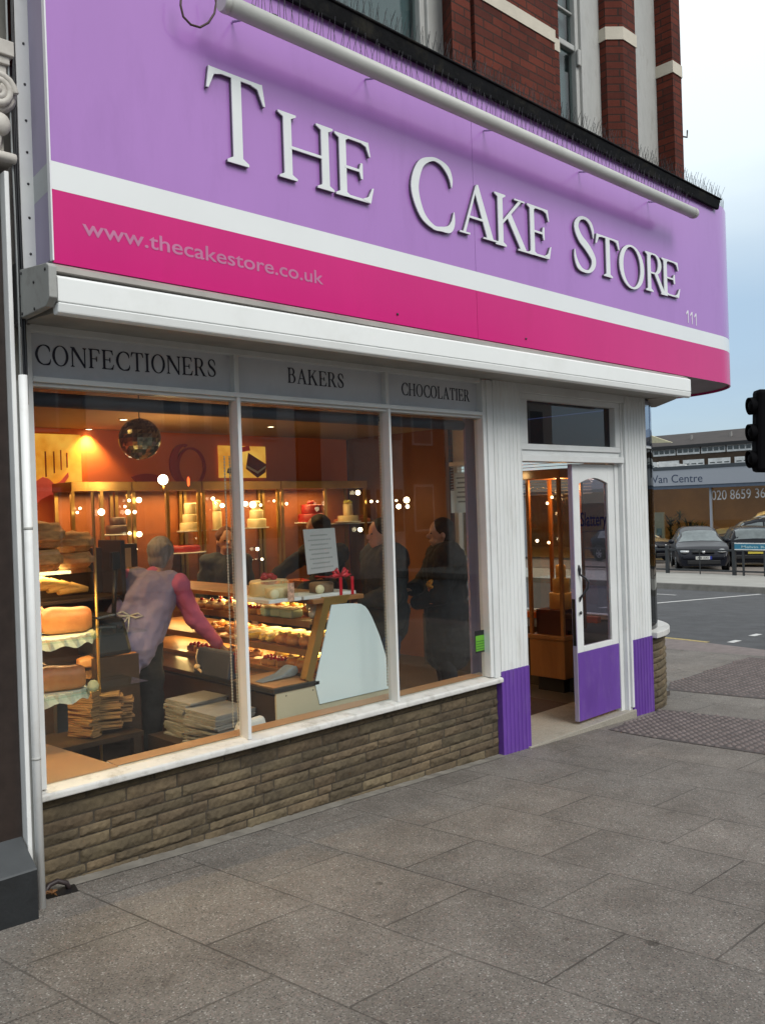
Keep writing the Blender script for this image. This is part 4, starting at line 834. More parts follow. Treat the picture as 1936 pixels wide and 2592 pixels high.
# halogen bulbs (px on the 1652-wide view, size)
BL = [(167, 1107, 1), (173, 1098, 1), (219, 1106, 2.6), (300, 1080, 2.2), (279, 1081, 1.2), (270, 1094, 1), (276, 1106, 2), (291, 1106, 1.4), (280, 1152, 1.3), (301, 1154, 2.2), (294, 1186, 1),
      (460, 1077, 1.5), (480, 1092, 1.9), (530, 1088, 2.1), (546, 1090, 3), (563, 1091, 1.2), (592, 1082, 1), (619, 1088, 1.2), (773, 1064, 2.4), (802, 1083, 1.4), (815, 1083, 1), (829, 1097, 1.4), (556, 1186, 1.6), (566, 1208, 1.1), (778, 1144, 2.2), (878, 1080, 2.9), (861, 1094, 2.4), (880, 1094, 1.8), (856, 1081, 1.1)]
proto = None
for i, (px, py, s) in enumerate(sorted(BL)):
    q = onY(px, py, CY-.05 if px < 840 else 3.3); lb = ('tiny' if s < 1.5 else 'small' if s < 2.3 else 'bright large')+' glowing bulb by the back cabinets, number %s counting from the left' % ['one', 'two', 'three', 'four', 'five', 'six', 'seven', 'eight', 'nine', 'ten', 'eleven', 'twelve', 'thirteen', 'fourteen', 'fifteen', 'sixteen', 'seventeen', 'eighteen', 'nineteen', 'twenty', 'twenty-one', 'twenty-two', 'twenty-three', 'twenty-four', 'twenty-five', 'twenty-six', 'twenty-seven', 'twenty-eight', 'twenty-nine'][i]
    if proto is None: proto = tag(MB().ball((0, 0, 0), .0125, 10, 6).build('cabinet_bulb', M_bulb, None, loc=(0, 0, 0)), lb, 'bulb', 'glowing bulbs by the back cabinets'); proto.location = q; proto.scale = (s,)*3
    else: c = proto.copy(); COL.objects.link(c); c.location = q; c.scale = (s,)*3; c['label'] = lb
q = onY(352, 1036, 3.4); gl = thing('globe_lamp', 'bright white globe lamp glowing above the back cabinets', 'lamp', q); MB().ball(q, .047, 18, 12).build('globe', emis('globe_glow', (1, .86, .6), 14), gl); MB().tube([q-Vector((0, 0, .046)), q-Vector((0, 0, .11))], .012, 8).build('holder', M_gold, gl); light('globe_light', 'POINT', q+Vector((-.0, -.12, .03)), 12, r=.05)
q = onY(407, 1040, 3.7); tag(MB().ball(q, (.014, .014, .05), 8, 8).build('red_lamp', emis('red_glow', (1, .10, .02), 2.5)), 'small red flame shaped lamp inside the red ring', 'lamp')
# ---- pastry counter running back from the window
PX0, PXS, PX1, PY0, PY1 = 3.11, 3.45, 4.115, .30, 2.75
pc = thing('pastry_counter', 'curved glass pastry counter with a pale end panel, three lit shelves and a cream base', 'shop counter', (3.6, .3, FZ))
MB().box(PX0+.02, PX1, PY0+.004, PY1, FZ, .47).build('base', M_woodd, pc)
mb = MB(); mb.box(PX0+.005, PX1+.02, PY0-.012, PY0+.003, FZ, .285); mb.box(PX0+.005, PX1+.02, PY0-.012, PY0+.003, .289, .495); mb.build('base_front', M_cream, pc)
mb = MB()
for x in (3.19, 3.40): MB().lathe([(0, 0), (.005, 0), (0, .003)], (x, PY0-.0125, .47), 8, Matrix.Rotation(R(90), 3, 'X')).build('screw', M_dark, pc)
mb = MB(); mb.box(PX0-.02, PXS, PY0-.02, PY1, .496, .526); mb.build('worktop', mat('black_worktop', (.02, .018, .016), .3, var=.2, coat=.3), pc, bevel=.004)
MB().box(PX0, PXS+.005, PY0, .75, .5265, .5295).build('worktop_inlay', mat('tan_board', (.42, .22, .09), .5, var=.15), pc)
pts = [(1170, 245), (1230, 238), (1290, 234), (1350, 233), (1392, 237), (1425, 256), (1450, 288), (1475, 335), (1505, 405), (1535, 480), (1560, 560), (1582, 635), (1600, 735), (1617, 830), (1605, 880), (1080, 1000), (1045, 845)]
P = [onY((450+x*.3329)*.85331, (1450+y*.3329)*.85331, PY0-.02) for x, y in pts]
MB().prism([(p.x, p.z) for p in P], PY0-.02, PY0-.013).build('end_panel', mat('pale_blue_panel', (.78, .87, .90), .35, var=.02, vs=4), pc)
def pp(x, y, Y): return onY((450+x*.3329)*.85331, (1450+y*.3329)*.85331, Y)
a, b, c, d = [pp(*q, PY0) for q in ((1112, 185), (1168, 185), (1012, 838), (968, 812))]
mb = MB(); mb.prism([(p.x, p.z) for p in (a, b, c, d)], PY0-.008, PY0+.05); mb.prism([(a.x+.02, 1.035), (b.x+.16, 1.035), (b.x+.12, .985), (a.x, .985)], PY0-.007, PY0+.04); mb.build('end_frame', M_gold, pc)
SZ = [.885, .70, .545]
for z, x1 in zip(SZ, (3.90, 4.02, 4.08)):
    s = MB().box(PXS-.004, x1, PY0+.06, PY1, z-.02, z).build('shelf', M_wood, pc, bevel=.003)
    MB().box(PXS-.012, PXS-.0045, PY0+.055, PY1, z-.036, z+.004).build('shelf_edge', mat('brown_edge', (.20, .095, .028), .4, var=.2, vs=9), s)
MB().box(PXS-.02, 3.86, PY0-.006, PY1, 1.0, 1.03).build('top', M_wood, pc, bevel=.004)
cp_ = [(3.86, 1.02), (3.90, 1.0), (3.95, .93), (4.0, .82), (4.05, .66), (4.09, .50)]
mb = MB(); mb.add([(x, y, z) for x, z in cp_ for y in (PY0, PY1)], [(2*i, 2*i+2, 2*i+3, 2*i+1) for i in range(5)], True); mb.build('curved_glass', M_glassc, pc)
for z, x in ((.995, 3.72), (.864, 3.78), (.679, 3.85)):
    MB().box(x, x+.03, PY0+.1, PY1-.05, z-.012, z).build('strip_light', M_strip, pc)
    light('shelf_light', 'AREA', (x-.03, (PY0+PY1)/2, z-.02), 9, (1, .66, .22), rot=(0, R(18), 0), sx=.06, sy=2.2)
# pastries: a few kinds, copied along the shelves
rng = random.Random(21)
M_bun = mat('golden_bun', (.50, .20, .045), .45, var=.35, vs=26, bump=.2, bs=60); M_yelp = mat('yellow_pastry', (.72, .50, .10), .5, var=.2, vs=22); M_crust = mat('tart_crust', (.42, .21, .07), .7, var=.2, vs=30); M_crm = mat('whipped_cream', (.78, .66, .42), .5, var=.06); M_cherry = mat('cherry', (.42, .008, .012), .2, var=.1, coat=.4)
M_greenp = mat('pale_green_icing', (.36, .50, .40), .4, var=.08); M_bag = mat('clear_wrap', (.55, .52, .42), .25, var=.3, vs=22)
def pk_bun(loc, lb, g):
    t = thing('iced_bun', lb, 'bun', loc, g); l = Vector(loc); MB().ball(l+Vector((0, 0, .028)), (.052, .058, .032), 12, 8).build('bun', M_bun, t)
    mb = MB(); mb.tube([l+Vector((.02*math.sin(a*1.3), -.045+.015*a, .055+.006*math.sin(a*2))) for a in range(7)], .011, 6); mb.build('icing', M_yelp, t); return t
def pk_tart(loc, lb, g):
    t = thing('cherry_tart', lb, 'tart', loc, g); l = Vector(loc); MB().lathe([(0, 0), (.036, 0), (.045, .03), (.04, .03), (0, .028)], l, 14).build('crust', M_crust, t); MB().ball(l+Vector((0, 0, .03)), (.037, .037, .018), 10, 6).build('cream', M_crm, t); MB().ball(l+Vector((0, 0, .052)), .013, 8, 6).build('cherry', M_cherry, t); return t
def pk_eclair(loc, lb, g):
    t = thing('cream_finger', lb, 'pastry', loc, g); l = Vector(loc); MB().ball(l+Vector((0, 0, .024)), (.085, .034, .024), 12, 8).build('bun', M_yelp, t); MB().ball(l+Vector((0, 0, .042)), (.075, .02, .014), 12, 6).build('cream', M_crm, t); return t
def pk_ring(loc, lb, g):
    t = thing('glazed_swirl', lb, 'pastry', loc, g); l = Vector(loc); mb = MB(); mb.tube([l+Vector((r*math.cos(a), r*math.sin(a), .022+.03*(1-r/.06))) for a, r in [(i*.45, .058-.0032*i) for i in range(17)]], .016, 7); mb.build('swirl', M_bun, t); return t
def pk_block(loc, lb, g):
    t = thing('green_iced_cake', lb, 'cake', loc, g); l = Vector(loc); MB().box(l.x-.045, l.x+.045, l.y-.05, l.y+.05, l.z, l.z+.045).build('sponge', M_greenp, t, bevel=.012); MB().box(l.x-.04, l.x+.04, l.y-.045, l.y+.045, l.z+.0455, l.z+.055).build('icing', M_crm, t, bevel=.008); return t
def pk_slice(loc, lb, g):
    t = thing('fruit_slice', lb, 'cake slice', loc, g); l = Vector(loc); MB().box(l.x-.045, l.x+.045, l.y-.03, l.y+.03, l.z, l.z+.032).build('pastry', M_crust, t, bevel=.006); mb = MB()
    for i in range(4): mb.ball(l+Vector((-.028+.018*i, .006*(-1)**i, .038)), .012, 8, 5)
    mb.build('strawberries', M_cherry, t); return t
PSC = 1.22
def row(kind, shelf, ys, xo, lab, g, jit=.012, n2=1):
    p = None; ys = sorted(ys, reverse=True)
    for i, y in enumerate(ys):
        lb = '%s, %s' % (lab, ORDN[i]); loc = Vector((PXS+xo+rng.uniform(-jit, jit), y, SZ[shelf]+.001))
        if p is None: p = kind((0, 0, 0), lb, g); p.location = loc; p.scale = (PSC,)*3; p.rotation_euler = (0, 0, rng.uniform(-.4, .4))
        else: dup(p, loc, lb, rng.uniform(-.6, .6))
row(pk_tart, 0, (1.72, 1.60, 1.48, 1.36, 1.25), .07, 'cream tart topped with a cherry on the top counter shelf', 'cherry tarts on the top shelf')
row(pk_slice, 0, (1.12, 1.02, .92), .06, 'strawberry slice on the top counter shelf', 'fruit slices on the top shelf')
row(pk_block, 0, (.86, .75, .64), .06, 'pale green iced cake on the top counter shelf', 'green iced cakes on the top shelf')
row(pk_tart, 0, (1.66, 1.54, 1.42, 1.30), .20, 'cream tart in the back row of the top counter shelf', 'tarts in the back row')
row(pk_ring, 1, (1.78, 1.62, 1.44, 1.30), .08, 'brown glazed swirl on the middle counter shelf', 'glazed swirls on the middle shelf')
row(pk_eclair, 1, (1.16, 1.06, .96, .86), .09, 'pale cream finger on the middle counter shelf', 'cream fingers on the middle shelf')
row(pk_bun, 1, (.74, .62, .50, .40), .08, 'golden bun with yellow icing on the middle counter shelf', 'iced buns on the middle shelf')
row(pk_eclair, 1, (1.10, .98, .84, .70), .24, 'cream finger in the back row of the middle counter shelf', 'cream fingers in the back row')
row(pk_bun, 1, (.55, .44), .22, 'golden bun in the back row of the middle shelf', 'buns in the back row')
row(pk_slice, 2, (.95, .86, .77, 1.9, 1.78, 1.66, 1.54), .10, 'strawberry slice on the lowest counter shelf', 'fruit slices on the lowest shelf')
row(pk_ring, 2, (1.42, 1.28, 1.14), .12, 'brown glazed swirl on the lowest counter shelf', 'glazed swirls on the lowest shelf')
row(pk_bun, 0, (1.05, .92, .78, .62, .5), .20, 'golden bun in the back row of the top counter shelf', 'buns in the back row of the top shelf')
row(pk_eclair, 2, (1.0, .86, .70, .52), .28, 'cream finger in the back row of the lowest shelf', 'cream fingers on the lowest shelf')
row(pk_ring, 1, (1.74, 1.56, 1.4, 1.24), .24, 'brown swirl in the back row of the middle shelf', 'swirls in the back row of the middle shelf')
row(pk_bun, 2, (.66, .54, .43), .10, 'golden bun on the lowest counter shelf', 'buns on the lowest shelf')
mb = MB()
for i in range(6): mb.ball((PXS+.07+rng.uniform(0, .1), .40+.02*i, SZ[0]+.04+.02*(i % 3)), (.045, .04, .035), 8, 6)
tag(mb.build('wrapped_rolls', M_bag), 'heap of clear wrapped white rolls at the window end of the top counter shelf', 'bread rolls')
# on the counter
g_ = mb = MB(); q = pp(720, 790, .62); mb.prism([(3.14, .532), (3.30, .56), (3.38, .60), (3.42, .60), (3.43, .56), (3.40, .535)], .46, .56); tag(mb.build('folded_cloth', mat('grey_cloth', (.20, .225, .235), .8, var=.2, vs=18), bevel=.012), 'grey folded oven cloth lying on the black counter worktop', 'cloth')
CTZ = 1.031
def cakebox(label, x0, x1, y0, y1, rib):
    t = thing('cake_box', label, 'box', ((x0+x1)/2, (y0+y1)/2, CTZ), 'cake boxes on the counter')
    MB().box(x0, x1, y0, y1, CTZ, CTZ+.022).build('white_base', mat('white_card', (.72, .71, .70), .5), t, bevel=.002)
    MB().box(x0+.015, x1-.015, y0+.015, y1-.015, CTZ+.0225, CTZ+.115).build('clear_lid', M_glassc, t)
    MB().lathe([(0, CTZ+.0225), (.08, CTZ+.0225), (.08, CTZ+.08), (.07, CTZ+.088), (0, CTZ+.088)], ((x0+x1)/2+.03, (y0+y1)/2, 0), 20).build('cake', M_icing if not rib else mat('brown_cake', (.22, .12, .06), .6, var=.3, vs=20), t)
    MB().ball(((x0+x1)/2-.05, y0+.045, CTZ+.05), (.035, .02, .03)).build('rosette', M_crm, t)
    if rib:
        mb = MB(); xr = x1-.13
        for xx in (xr, x1-.03): mb.box(xx-.012, xx+.012, y0-.003, y0-.0005, CTZ, CTZ+.118)
        mb.box(xr-.012, xr+.012, y0-.003, y1, CTZ+.1165, CTZ+.119)
        for s in (-1, 1):
            for a, b in ((.06, .035), (.085, .01)): mb.tube([(xr, y0, CTZ+.125), (xr+s*a*.6, y0-.005, CTZ+.125+b*1.4), (xr+s*a, y0, CTZ+.125+b), (xr+s*a*.5, y0-.006, CTZ+.118)], [.006, .013, .013, .005], 6)
        mb.build('ribbon_bow', mat('red_ribbon', (.55, .008, .02), .35), t)
    else: MB().box(x1-.11, x1-.06, y0-.003, y0-.0005, CTZ, CTZ+.115).build('printed_band', mat('pattern_band', (.6, .35, .25), .5, var=.6, vs=40), t)
XA, XB, XC = pp(690, 140, .34).x, pp(945, 140, .34).x, pp(1345, 130, .34).x
cakebox('clear topped cake box on a white base, standing left of the ribboned box', XA, XB-.004, .34, .58, False)
cakebox('clear topped cake box tied with a red ribbon bow on the counter', XB+.004, XC, .33, .58, True)
q = onY(596, 1238, .62); cake('round cream cake with red decoration on the counter behind the clear boxes', Vector((q.x, .70, CTZ)), [(.13, .10)], M_icing, M_redic, 'cake', 'cakes standing on the counter')
P = [onY(*p, .45) for p in ((654, 1144), (722, 1140), (731, 1232), (664, 1241))]; nm = thing('notice_sheet', 'tilted white notice with faint printed lines standing on the cake boxes', 'notice', (P[3].x, .45, P[3].z))
MB().prism([(p.x, p.z) for p in P], .447, .45).build('paper', mat('paper', (.46, .455, .47), .8, var=.03), nm)
mb = MB()
for i in range(8):
    v = .13+i*.105; a = P[0].lerp(P[3], v); b = P[1].lerp(P[2], v); u0, u1 = (.12, .86) if i % 2 else (.2, .76); c, d = a.lerp(b, u0), a.lerp(b, u1); k = 9
    for j in range(k):
        e, f = c.lerp(d, j/k), c.lerp(d, (j+.72)/k); mb.prism([(e.x, e.z), (f.x, f.z), (f.x, f.z-.009), (e.x, e.z-.009)], .4455, .4465)
mb.build('printing', mat('faint_print', (.30, .31, .31), .8), nm)
# navy bag, white bags, kraft bags
q = onX(473, 1430, 3.02); A, B = onX(434, 1397, 3.0), onX(512, 1468, 3.0)
nb_ = thing('navy_bag', 'navy blue carrier bag with a small keyring standing on the staff side of the counter', 'bag', (3.0, A.y, B.z)); M_navy = mat('navy_fabric', (.010, .013, .026), .6, var=.3)
y0, y1 = min(A.y, B.y), max(A.y, B.y)
MB().hexa([(2.93, y0, B.z), (3.08, y0, B.z), (3.08, y1, B.z), (2.93, y1, B.z)], [(2.97, y0+.01, A.z), (3.03, y0+.01, A.z), (3.03, y1-.01, A.z), (2.97, y1-.01, A.z)]).build('bag', M_navy, nb_, bevel=.015)
MB().tube([(3.0, y0+.02, A.z-.02), (2.99, y0-.02, A.z+.01), (2.98, y0-.03, A.z-.06), (2.99, y0-.01, A.z-.12)], .010, 8).build('red_handle', M_redic, nb_)
mb = MB(); ym = y1-.06; mb.tube([(2.94, ym, A.z+.0), (2.925, ym, A.z-.05), (2.925, ym-.01, A.z-.09)], .005, 6); mb.ball((2.925, ym-.01, A.z-.11), (.02, .025, .018), 8, 6); mb.tube([(2.925, ym-.01, A.z-.115), (2.925, ym-.06, A.z-.14)], .008, 6); mb.build('keyring', mat('tan_leather', (.5, .32, .15), .5), nb_)
M_kraft = mat('kraft_paper', (.24, .125, .052), .8, var=.18, vs=12, stretch=(1, 1, 3)); M_wbag = mat('white_paper_bag', (.24, .225, .21), .8, var=.12, vs=14)
def stack(name, label, ctr, w, d, n, th, m, spread, rz, grp, tilt=0):
    rg = random.Random(sum(map(ord, label))); t = thing(name, label, 'paper bags', ctr, grp, 0); mb = MB()
    for i in range(n):
        M = Matrix.Translation(Vector(ctr)+Vector((rg.uniform(-spread, spread), rg.uniform(-spread, spread), i*th))) @ Matrix.Rotation(rz+rg.uniform(-.12, .12), 4, 'Z') @ Matrix.Rotation(tilt+rg.uniform(-.02, .02), 4, 'X')
        mb.box(-w/2, w/2, -d/2, d/2, 0, th*.8, M)
    return mb.build('bags', m, t)
q = onY(430, 1578, 2.1)
shf = thing('low_shelf', 'low dark wooden shelf against the staff side of the counter', 'shelf', (2.9, 1.4, FZ)); MB().box(2.72, 3.10, .42, 1.14, FZ, .19).build('boards', M_woodd, shf)
stack('paper_bag_stack', 'long stack of white paper bags on the low shelf behind the assistant', (2.96, .95, .191), .30, .26, 16, .014, M_wbag, .012, 0, 'stacks of white bags')
stack('paper_bag_stack', 'stack of white paper bags on the low shelf nearest the window', (2.95, .66, .191), .30, .32, 15, .013, M_wbag, .012, .15, 'stacks of white bags')
mb = MB(); mb.hexa([(2.80, .26, .10), (3.08, .24, .10), (3.08, .40, .10), (2.80, .41, .10)], [(2.88, .33, .36), (3.06, .33, .37), (3.06, .38, .37), (2.88, .38, .36)]); tag(mb.build('white_carrier_bag', mat('white_plastic_bag', (.62, .60, .57), .5, var=.1, vs=20), bevel=.02), 'white carrier bag slumped in front of the white bag stacks', 'bag')
# left: bread rack in the window
bd_ = thing('window_board', 'tan display board at the left end of the shop window', 'board', (1.75, .5, .36)); MB().add([(1.52, .075, .363), (1.985, .075, .363), (1.895, 1.02, .363), (1.52, 1.02, .363), (1.52, .075, .335), (1.985, .075, .335), (1.895, 1.02, .335), (1.52, 1.02, .335)], [(0, 1, 2, 3), (1, 0, 4, 5), (2, 1, 5, 6), (3, 2, 6, 7), (7, 6, 5, 4)]).build('board', mat('tan_laminate', (.42, .23, .115), .5, var=.06), bd_)
MB().box(1.985, 4.80, .085, .199, .361, .364).build('sill_strip', MATS['tan_laminate'], bd_)
rk = thing('bread_rack', 'bread rack with glass shelves at the left end of the window', 'rack', (1.95, .9, .36)); RZ = [onY(170, 1365, .8).z, onY(120, 1232, .9).z, onY(130, 1492, .7).z]
for z in RZ: MB().box(1.56, 2.42, .55, 1.15, z-.012, z-.001).build('shelf', glass('shelf_glass', (.9, .95, .93), 1.18), rk)
mb = MB()
for x, y in ((1.58, .57), (1.58, 1.13), (2.40, 1.13)): mb.tube([(x, y, FZ if x > 2 else .363), (x, y, 1.75)], .010, 8)
mb.build('upright', M_gold, rk)
sp_ = onY(105, 1229, 1.0); MB().box(1.6, onY(150, 1229, 1.0).x, .98, 1.05, RZ[1]-.03, RZ[1]-.014).build('strip_light', M_strip, rk); light('rack_light', 'AREA', (1.95, .92, RZ[1]-.045), 9, (1, .66, .28), sx=.7, sy=.06)
light('rack_light', 'AREA', (1.85, .95, RZ[0]-.03), 7.0, (1, .66, .28), sx=.6, sy=.06); light('rack_light', 'AREA', (1.9, .62, RZ[1]-.05), 5.0, (1, .66, .28), sx=.7, sy=.06)  # extra lights with no strip of their own, added to brighten the loaves
M_loaf = NG('bread_crust', .6); tcn = M_loaf.node('ShaderNodeTexCoord'); n1 = M_loaf.noise(tcn.outputs['Object'], 7, 5); zz = M_loaf.xyz(tcn.outputs['Object'])[2]
M_loaf.base(M_loaf.ramp(M_loaf.math('ADD', M_loaf.math('MULTIPLY', n1, .6), M_loaf.math('MULTIPLY', zz, 3.6)), [(.25, (.50, .27, .10)), (.5, (.42, .17, .045)), (.75, (.24, .075, .018))])); M_loaf.bump(M_loaf.noise(tcn.outputs['Object'], 40), .4, .006)
M_loafd = mat('floury_crust', (.50, .25, .095), .8, var=.35, vs=14, stretch=(1, 1, 2.5), bump=.3, bs=45)
M_doily = mat('lace_doily', (.48, .49, .40), .7, var=.12, vs=40)
def tinloaf(label, c, l, w, h, m, g, rz=0, dome=.35):
    t = thing('bread_loaf', label, 'loaf', c, g, rz); c0 = Vector((0, 0, 0))
    def f(u, v):
        x = (u-.5)*l; a = -.5*math.pi+2*math.pi*v; ex = 1-abs(2*u-1)**6*.25
        cx_, sz = math.cos(a), math.sin(a); e = .45 if sz < 0 else .75
        y = math.copysign(abs(cx_)**e, cx_)*w/2*ex*(1 if sz < .2 else 1.06); z = (math.copysign(abs(sz)**e, sz)*(.5 if sz < 0 else .5+dome*(.8+.2*math.sin(u*7)))*h*ex)+h*.5
        return (x, y, z)
    mb = MB(); mb.grid(f, 18, 24)
    for e in (0, 1):
        ring = [Vector(f(e, j/24)) for j in range(24)]; cc = sum(ring, Vector())/24; k = len(mb.v); mb.v += ring+[cc+Vector((.012 if e else -.012, 0, 0))]; mb.f += [[k+j, k+(j+1) % 24, k+24] for j in range(24)]; mb.sm += [True]*24
    ORG[t] = Vector(); o = mb.build('crust', m, t); return t
yl = .74
c = onY(152, 1352, yl); tinloaf('large golden tin loaf on the middle rack shelf', Vector((c.x, yl+.06, RZ[0]+.004)), .26, .15, .125, M_loaf.m, 'loaves on the bread rack', R(-12), .2)
c = onY(84, 1352, yl); tinloaf('golden loaf at the far left of the middle rack shelf beside the large tin loaf', Vector((c.x-.03, yl+.16, RZ[0]+.004)), .24, .16, .13, M_loaf.m, 'loaves on the bread rack', R(5), .3)
c = onY(135, 1488, .66); tinloaf('long golden bloomer loaf on the lowest rack shelf', Vector((c.x, .70, RZ[2]+.004)), .26, .13, .11, M_loaf.m, 'loaves on the bread rack', R(-16), .25)
c = onY(85, 1484, .66); tinloaf('golden loaf at the far left of the lowest rack shelf', Vector((c.x-.05, .78, RZ[2]+.004)), .26, .14, .13, M_loaf.m, 'loaves on the bread rack', R(-5), .3)
c = onY(240, 1438, 1.2); tinloaf('long dark brown loaf lying behind the lowest rack shelf', Vector((c.x, 1.25, c.z)), .36, .10, .06, M_loaf.m, 'loaves on the bread rack', R(-10), .2)
def rustic(label, c, r, h):
    t = thing('rustic_loaf', label, 'loaf', c, 'rough round loaves on the top rack shelf'); ORG[t] = Vector(); rg = random.Random(len(label)); mb = MB()
    def f(u, v):
        a = 2*math.pi*u; p = math.pi*(v-.5); k = 1+.05*math.sin(a*3+rg.random()*0)+.03*math.sin(a*7+v*9); return (r*k*math.cos(p)**.55*math.cos(a), r*k*math.cos(p)**.55*math.sin(a), h/2+h/2*math.sin(p)+.01*math.sin(v*26))
    mb.grid(f, 28, 18); mb.build('crust', M_loafd, t); return t
c = onY(92, 1228, .85)
rustic('rough floury loaf, lower of the two at the far left of the top rack shelf', Vector((c.x, .9, RZ[1]+.003)), .135, .125); rustic('rough floury loaf, upper of the two at the far left of the top rack shelf', Vector((c.x+.01, .9, RZ[1]+.128)), .14, .15)
c = onY(172, 1212, .95); rustic('rough floury loaf, lower of the two right of the far left stack', Vector((c.x, 1.02, RZ[1]+.003)), .115, .09); rustic('rough floury loaf, upper of the two right of the far left stack', Vector((c.x-.01, 1.02, RZ[1]+.093)), .125, .12)
def doily(label, cx, cy, z, lx, ly):
    mb = MB(); n = 60; vs = [(cx, cy, z)]+[(cx+(lx+.012*math.cos(i*2.09))*math.cos(2*math.pi*i/n), cy+(ly+.012*math.cos(i*2.09))*math.sin(2*math.pi*i/n), z) for i in range(n)]+[(cx+(lx+.02)*math.cos(2*math.pi*i/n), cy+(ly+.02)*math.sin(2*math.pi*i/n), z-.05-.010*math.cos(i*1.05)) for i in range(n)]
    mb.add(vs, [(0, 1+i, 1+(i+1) % n) for i in range(n)]+[(1+i, 1+n+i, 1+n+(i+1) % n, 1+(i+1) % n) for i in range(n)]); tag(mb.build('lace_doily', M_doily), label, 'doily', 'lace doilies under the loaves')
c = onY(125, 1362, .72); doily('pale lace doily hanging under the large tin loaf', c.x-.02, .80, RZ[0]+.002, .22, .19)
c = onY(125, 1494, .62); doily('pale lace doily hanging under the long bloomer loaf', c.x-.02, .74, RZ[2]+.002, .22, .16)
M_card = mat('price_card', (.42, .40, .22), .7, var=.1)
for (px, py, y), lb in (((197, 1372, .72), 'small cream price card hooked on the middle rack shelf'), ((201, 1482, .62), 'small cream price card hooked on the lowest rack shelf')):
    c = onY(px, py, y); tag(MB().lathe([(0, 0), (.034, 0), (.034, .004), (0, .004)], c, 10, Matrix.Rotation(R(80), 3, 'X')).build('price_card', M_card), lb, 'price card', 'price cards on the bread rack')
mb = MB()
for i in range(4): c = onY(92+i*22, 1268+i*4, 1.5); mb.tube([c+Vector((-.10, 0, .01)), c+Vector((0, .02, .03)), c+Vector((.10, 0, .012))], [.02, .04, .018], 8)
tag(mb.build('baguettes', mat('pale_baguette', (.66, .40, .13), .6, var=.2, vs=12)), 'row of pale glowing baguettes on the shelf behind the bread rack', 'baguettes')
bs = thing('back_shelf', 'dark wooden shelf unit behind the bread rack', 'shelf', (2.0, 1.6, FZ)); mb = MB(); zb = onY(130, 1292, 1.5).z
mb.box(1.55, 2.75, 1.42, 1.75, zb-.03, zb-.012); mb.box(1.55, 2.75, 1.42, 1.75, FZ, zb-.45); mb.box(2.72, 2.75, 1.42, 1.75, zb-.45, zb+.35); mb.box(1.55, 2.75, 1.70, 1.75, zb-.45, zb+.30); mb.build('boards', M_woodd, bs); light('shelf_glow', 'AREA', (2.0, 1.5, zb+.16), 2.5, (1, .68, .3), sx=.7, sy=.05)
for i, (px, py, w, d, n, lb) in enumerate(((235, 1570, .20, .25, 16, 'fanned stack of brown paper bags left of the assistant, the taller one'), (268, 1555, .15, .22, 11, 'fanned stack of brown paper bags touching the assistant'), (182, 1590, .07, .20, 20, 'narrow upright stack of brown paper bags beside the dark post'))):
    c = onY(px, py, 1.15); 
    if i == 2: stack('kraft_bag_stack', lb, (c.x, 1.15, c.z), w, d, n, .014, M_kraft, .006, R(20), 'stacks of brown paper bags')
    else: stack('kraft_bag_stack', lb, (c.x, 1.2, c.z), w, d, n, .0135, M_kraft, .014, R(-25), 'stacks of brown paper bags')
bt = thing('bag_table', 'low dark table under the brown paper bags', 'table', (2.35, 1.2, FZ)); cz = onY(235, 1575, 1.2).z-.004; mb = MB(); mb.box(2.0, 2.62, 1.0, 1.40, cz-.03, cz); mb.box(2.0, 2.05, 1.0, 1.05, FZ, cz-.03); mb.box(2.55, 2.6, 1.0, 1.05, FZ, cz-.03); mb.build('table', M_woodd, bt)
A, B = onY(122, 1500, .95), onY(149, 1615, .95); tag(MB().box(A.x, B.x, .95, 1.0, .363, A.z).build('dark_post', mat('blue_grey_post', (.03, .035, .045), .6)), 'dark blue grey post standing behind the wicker basket', 'post')
A, B = onY(60, 1572, .6), onY(104, 1640, .6); bk_ = thing('wicker_basket', 'brown wicker basket at the lower left corner of the window', 'basket', ((A.x+B.x)/2, .62, .364)); r_ = (B.x-A.x)/2
mb = MB(); prof = [(r_*.8, .364)]+[(r_*(.8+.2*i/12)+(.004 if i % 2 else 0), .364+(A.z-.364)*i/12) for i in range(1, 13)]; mb.lathe(prof, ((A.x+B.x)/2, .66, 0), 20, cap=True); mb.build('wicker', mat('wicker', (.22, .11, .04), .8, var=.35, vs=60, bump=.6, bs=90), bk_); MB().tube([((A.x+B.x)/2+r_*1.02*math.cos(a*.314), .66+r_*1.02*math.sin(a*.314), A.z) for a in range(21)], .010, 8).build('rim', MATS['wicker'], bk_)
# weighing scale / till with pole display
q = onY(226, 1440, 1.3); sc = thing('weighing_scale', 'black weighing scale with an upright pole display beside the assistant', 'scale', (q.x, 1.3, q.z)); b0 = onY(185, 1420, 1.3); b1 = onY(268, 1330, 1.3)
mb = MB(); mb.hexa([(b0.x, 1.18, b0.z), (b1.x, 1.18, b0.z), (b1.x, 1.45, b0.z), (b0.x, 1.45, b0.z)], [(b0.x+.06, 1.25, b1.z), (b1.x-.02, 1.25, b1.z), (b1.x-.02, 1.45, b1.z), (b0.x+.06, 1.45, b1.z)]); mb.build('body', M_dark, sc, bevel=.03)
t0, t1 = onY(245, 1325, 1.38), onY(249, 1222, 1.38); MB().tube([t0-Vector((0, 0, .05)), t1], .016, 8).build('pole', M_dark, sc); MB().box(t1.x-.03, t1.x+.03, 1.36, 1.40, t1.z-.02, t1.z+.09).build('display', M_dark, sc, bevel=.005)
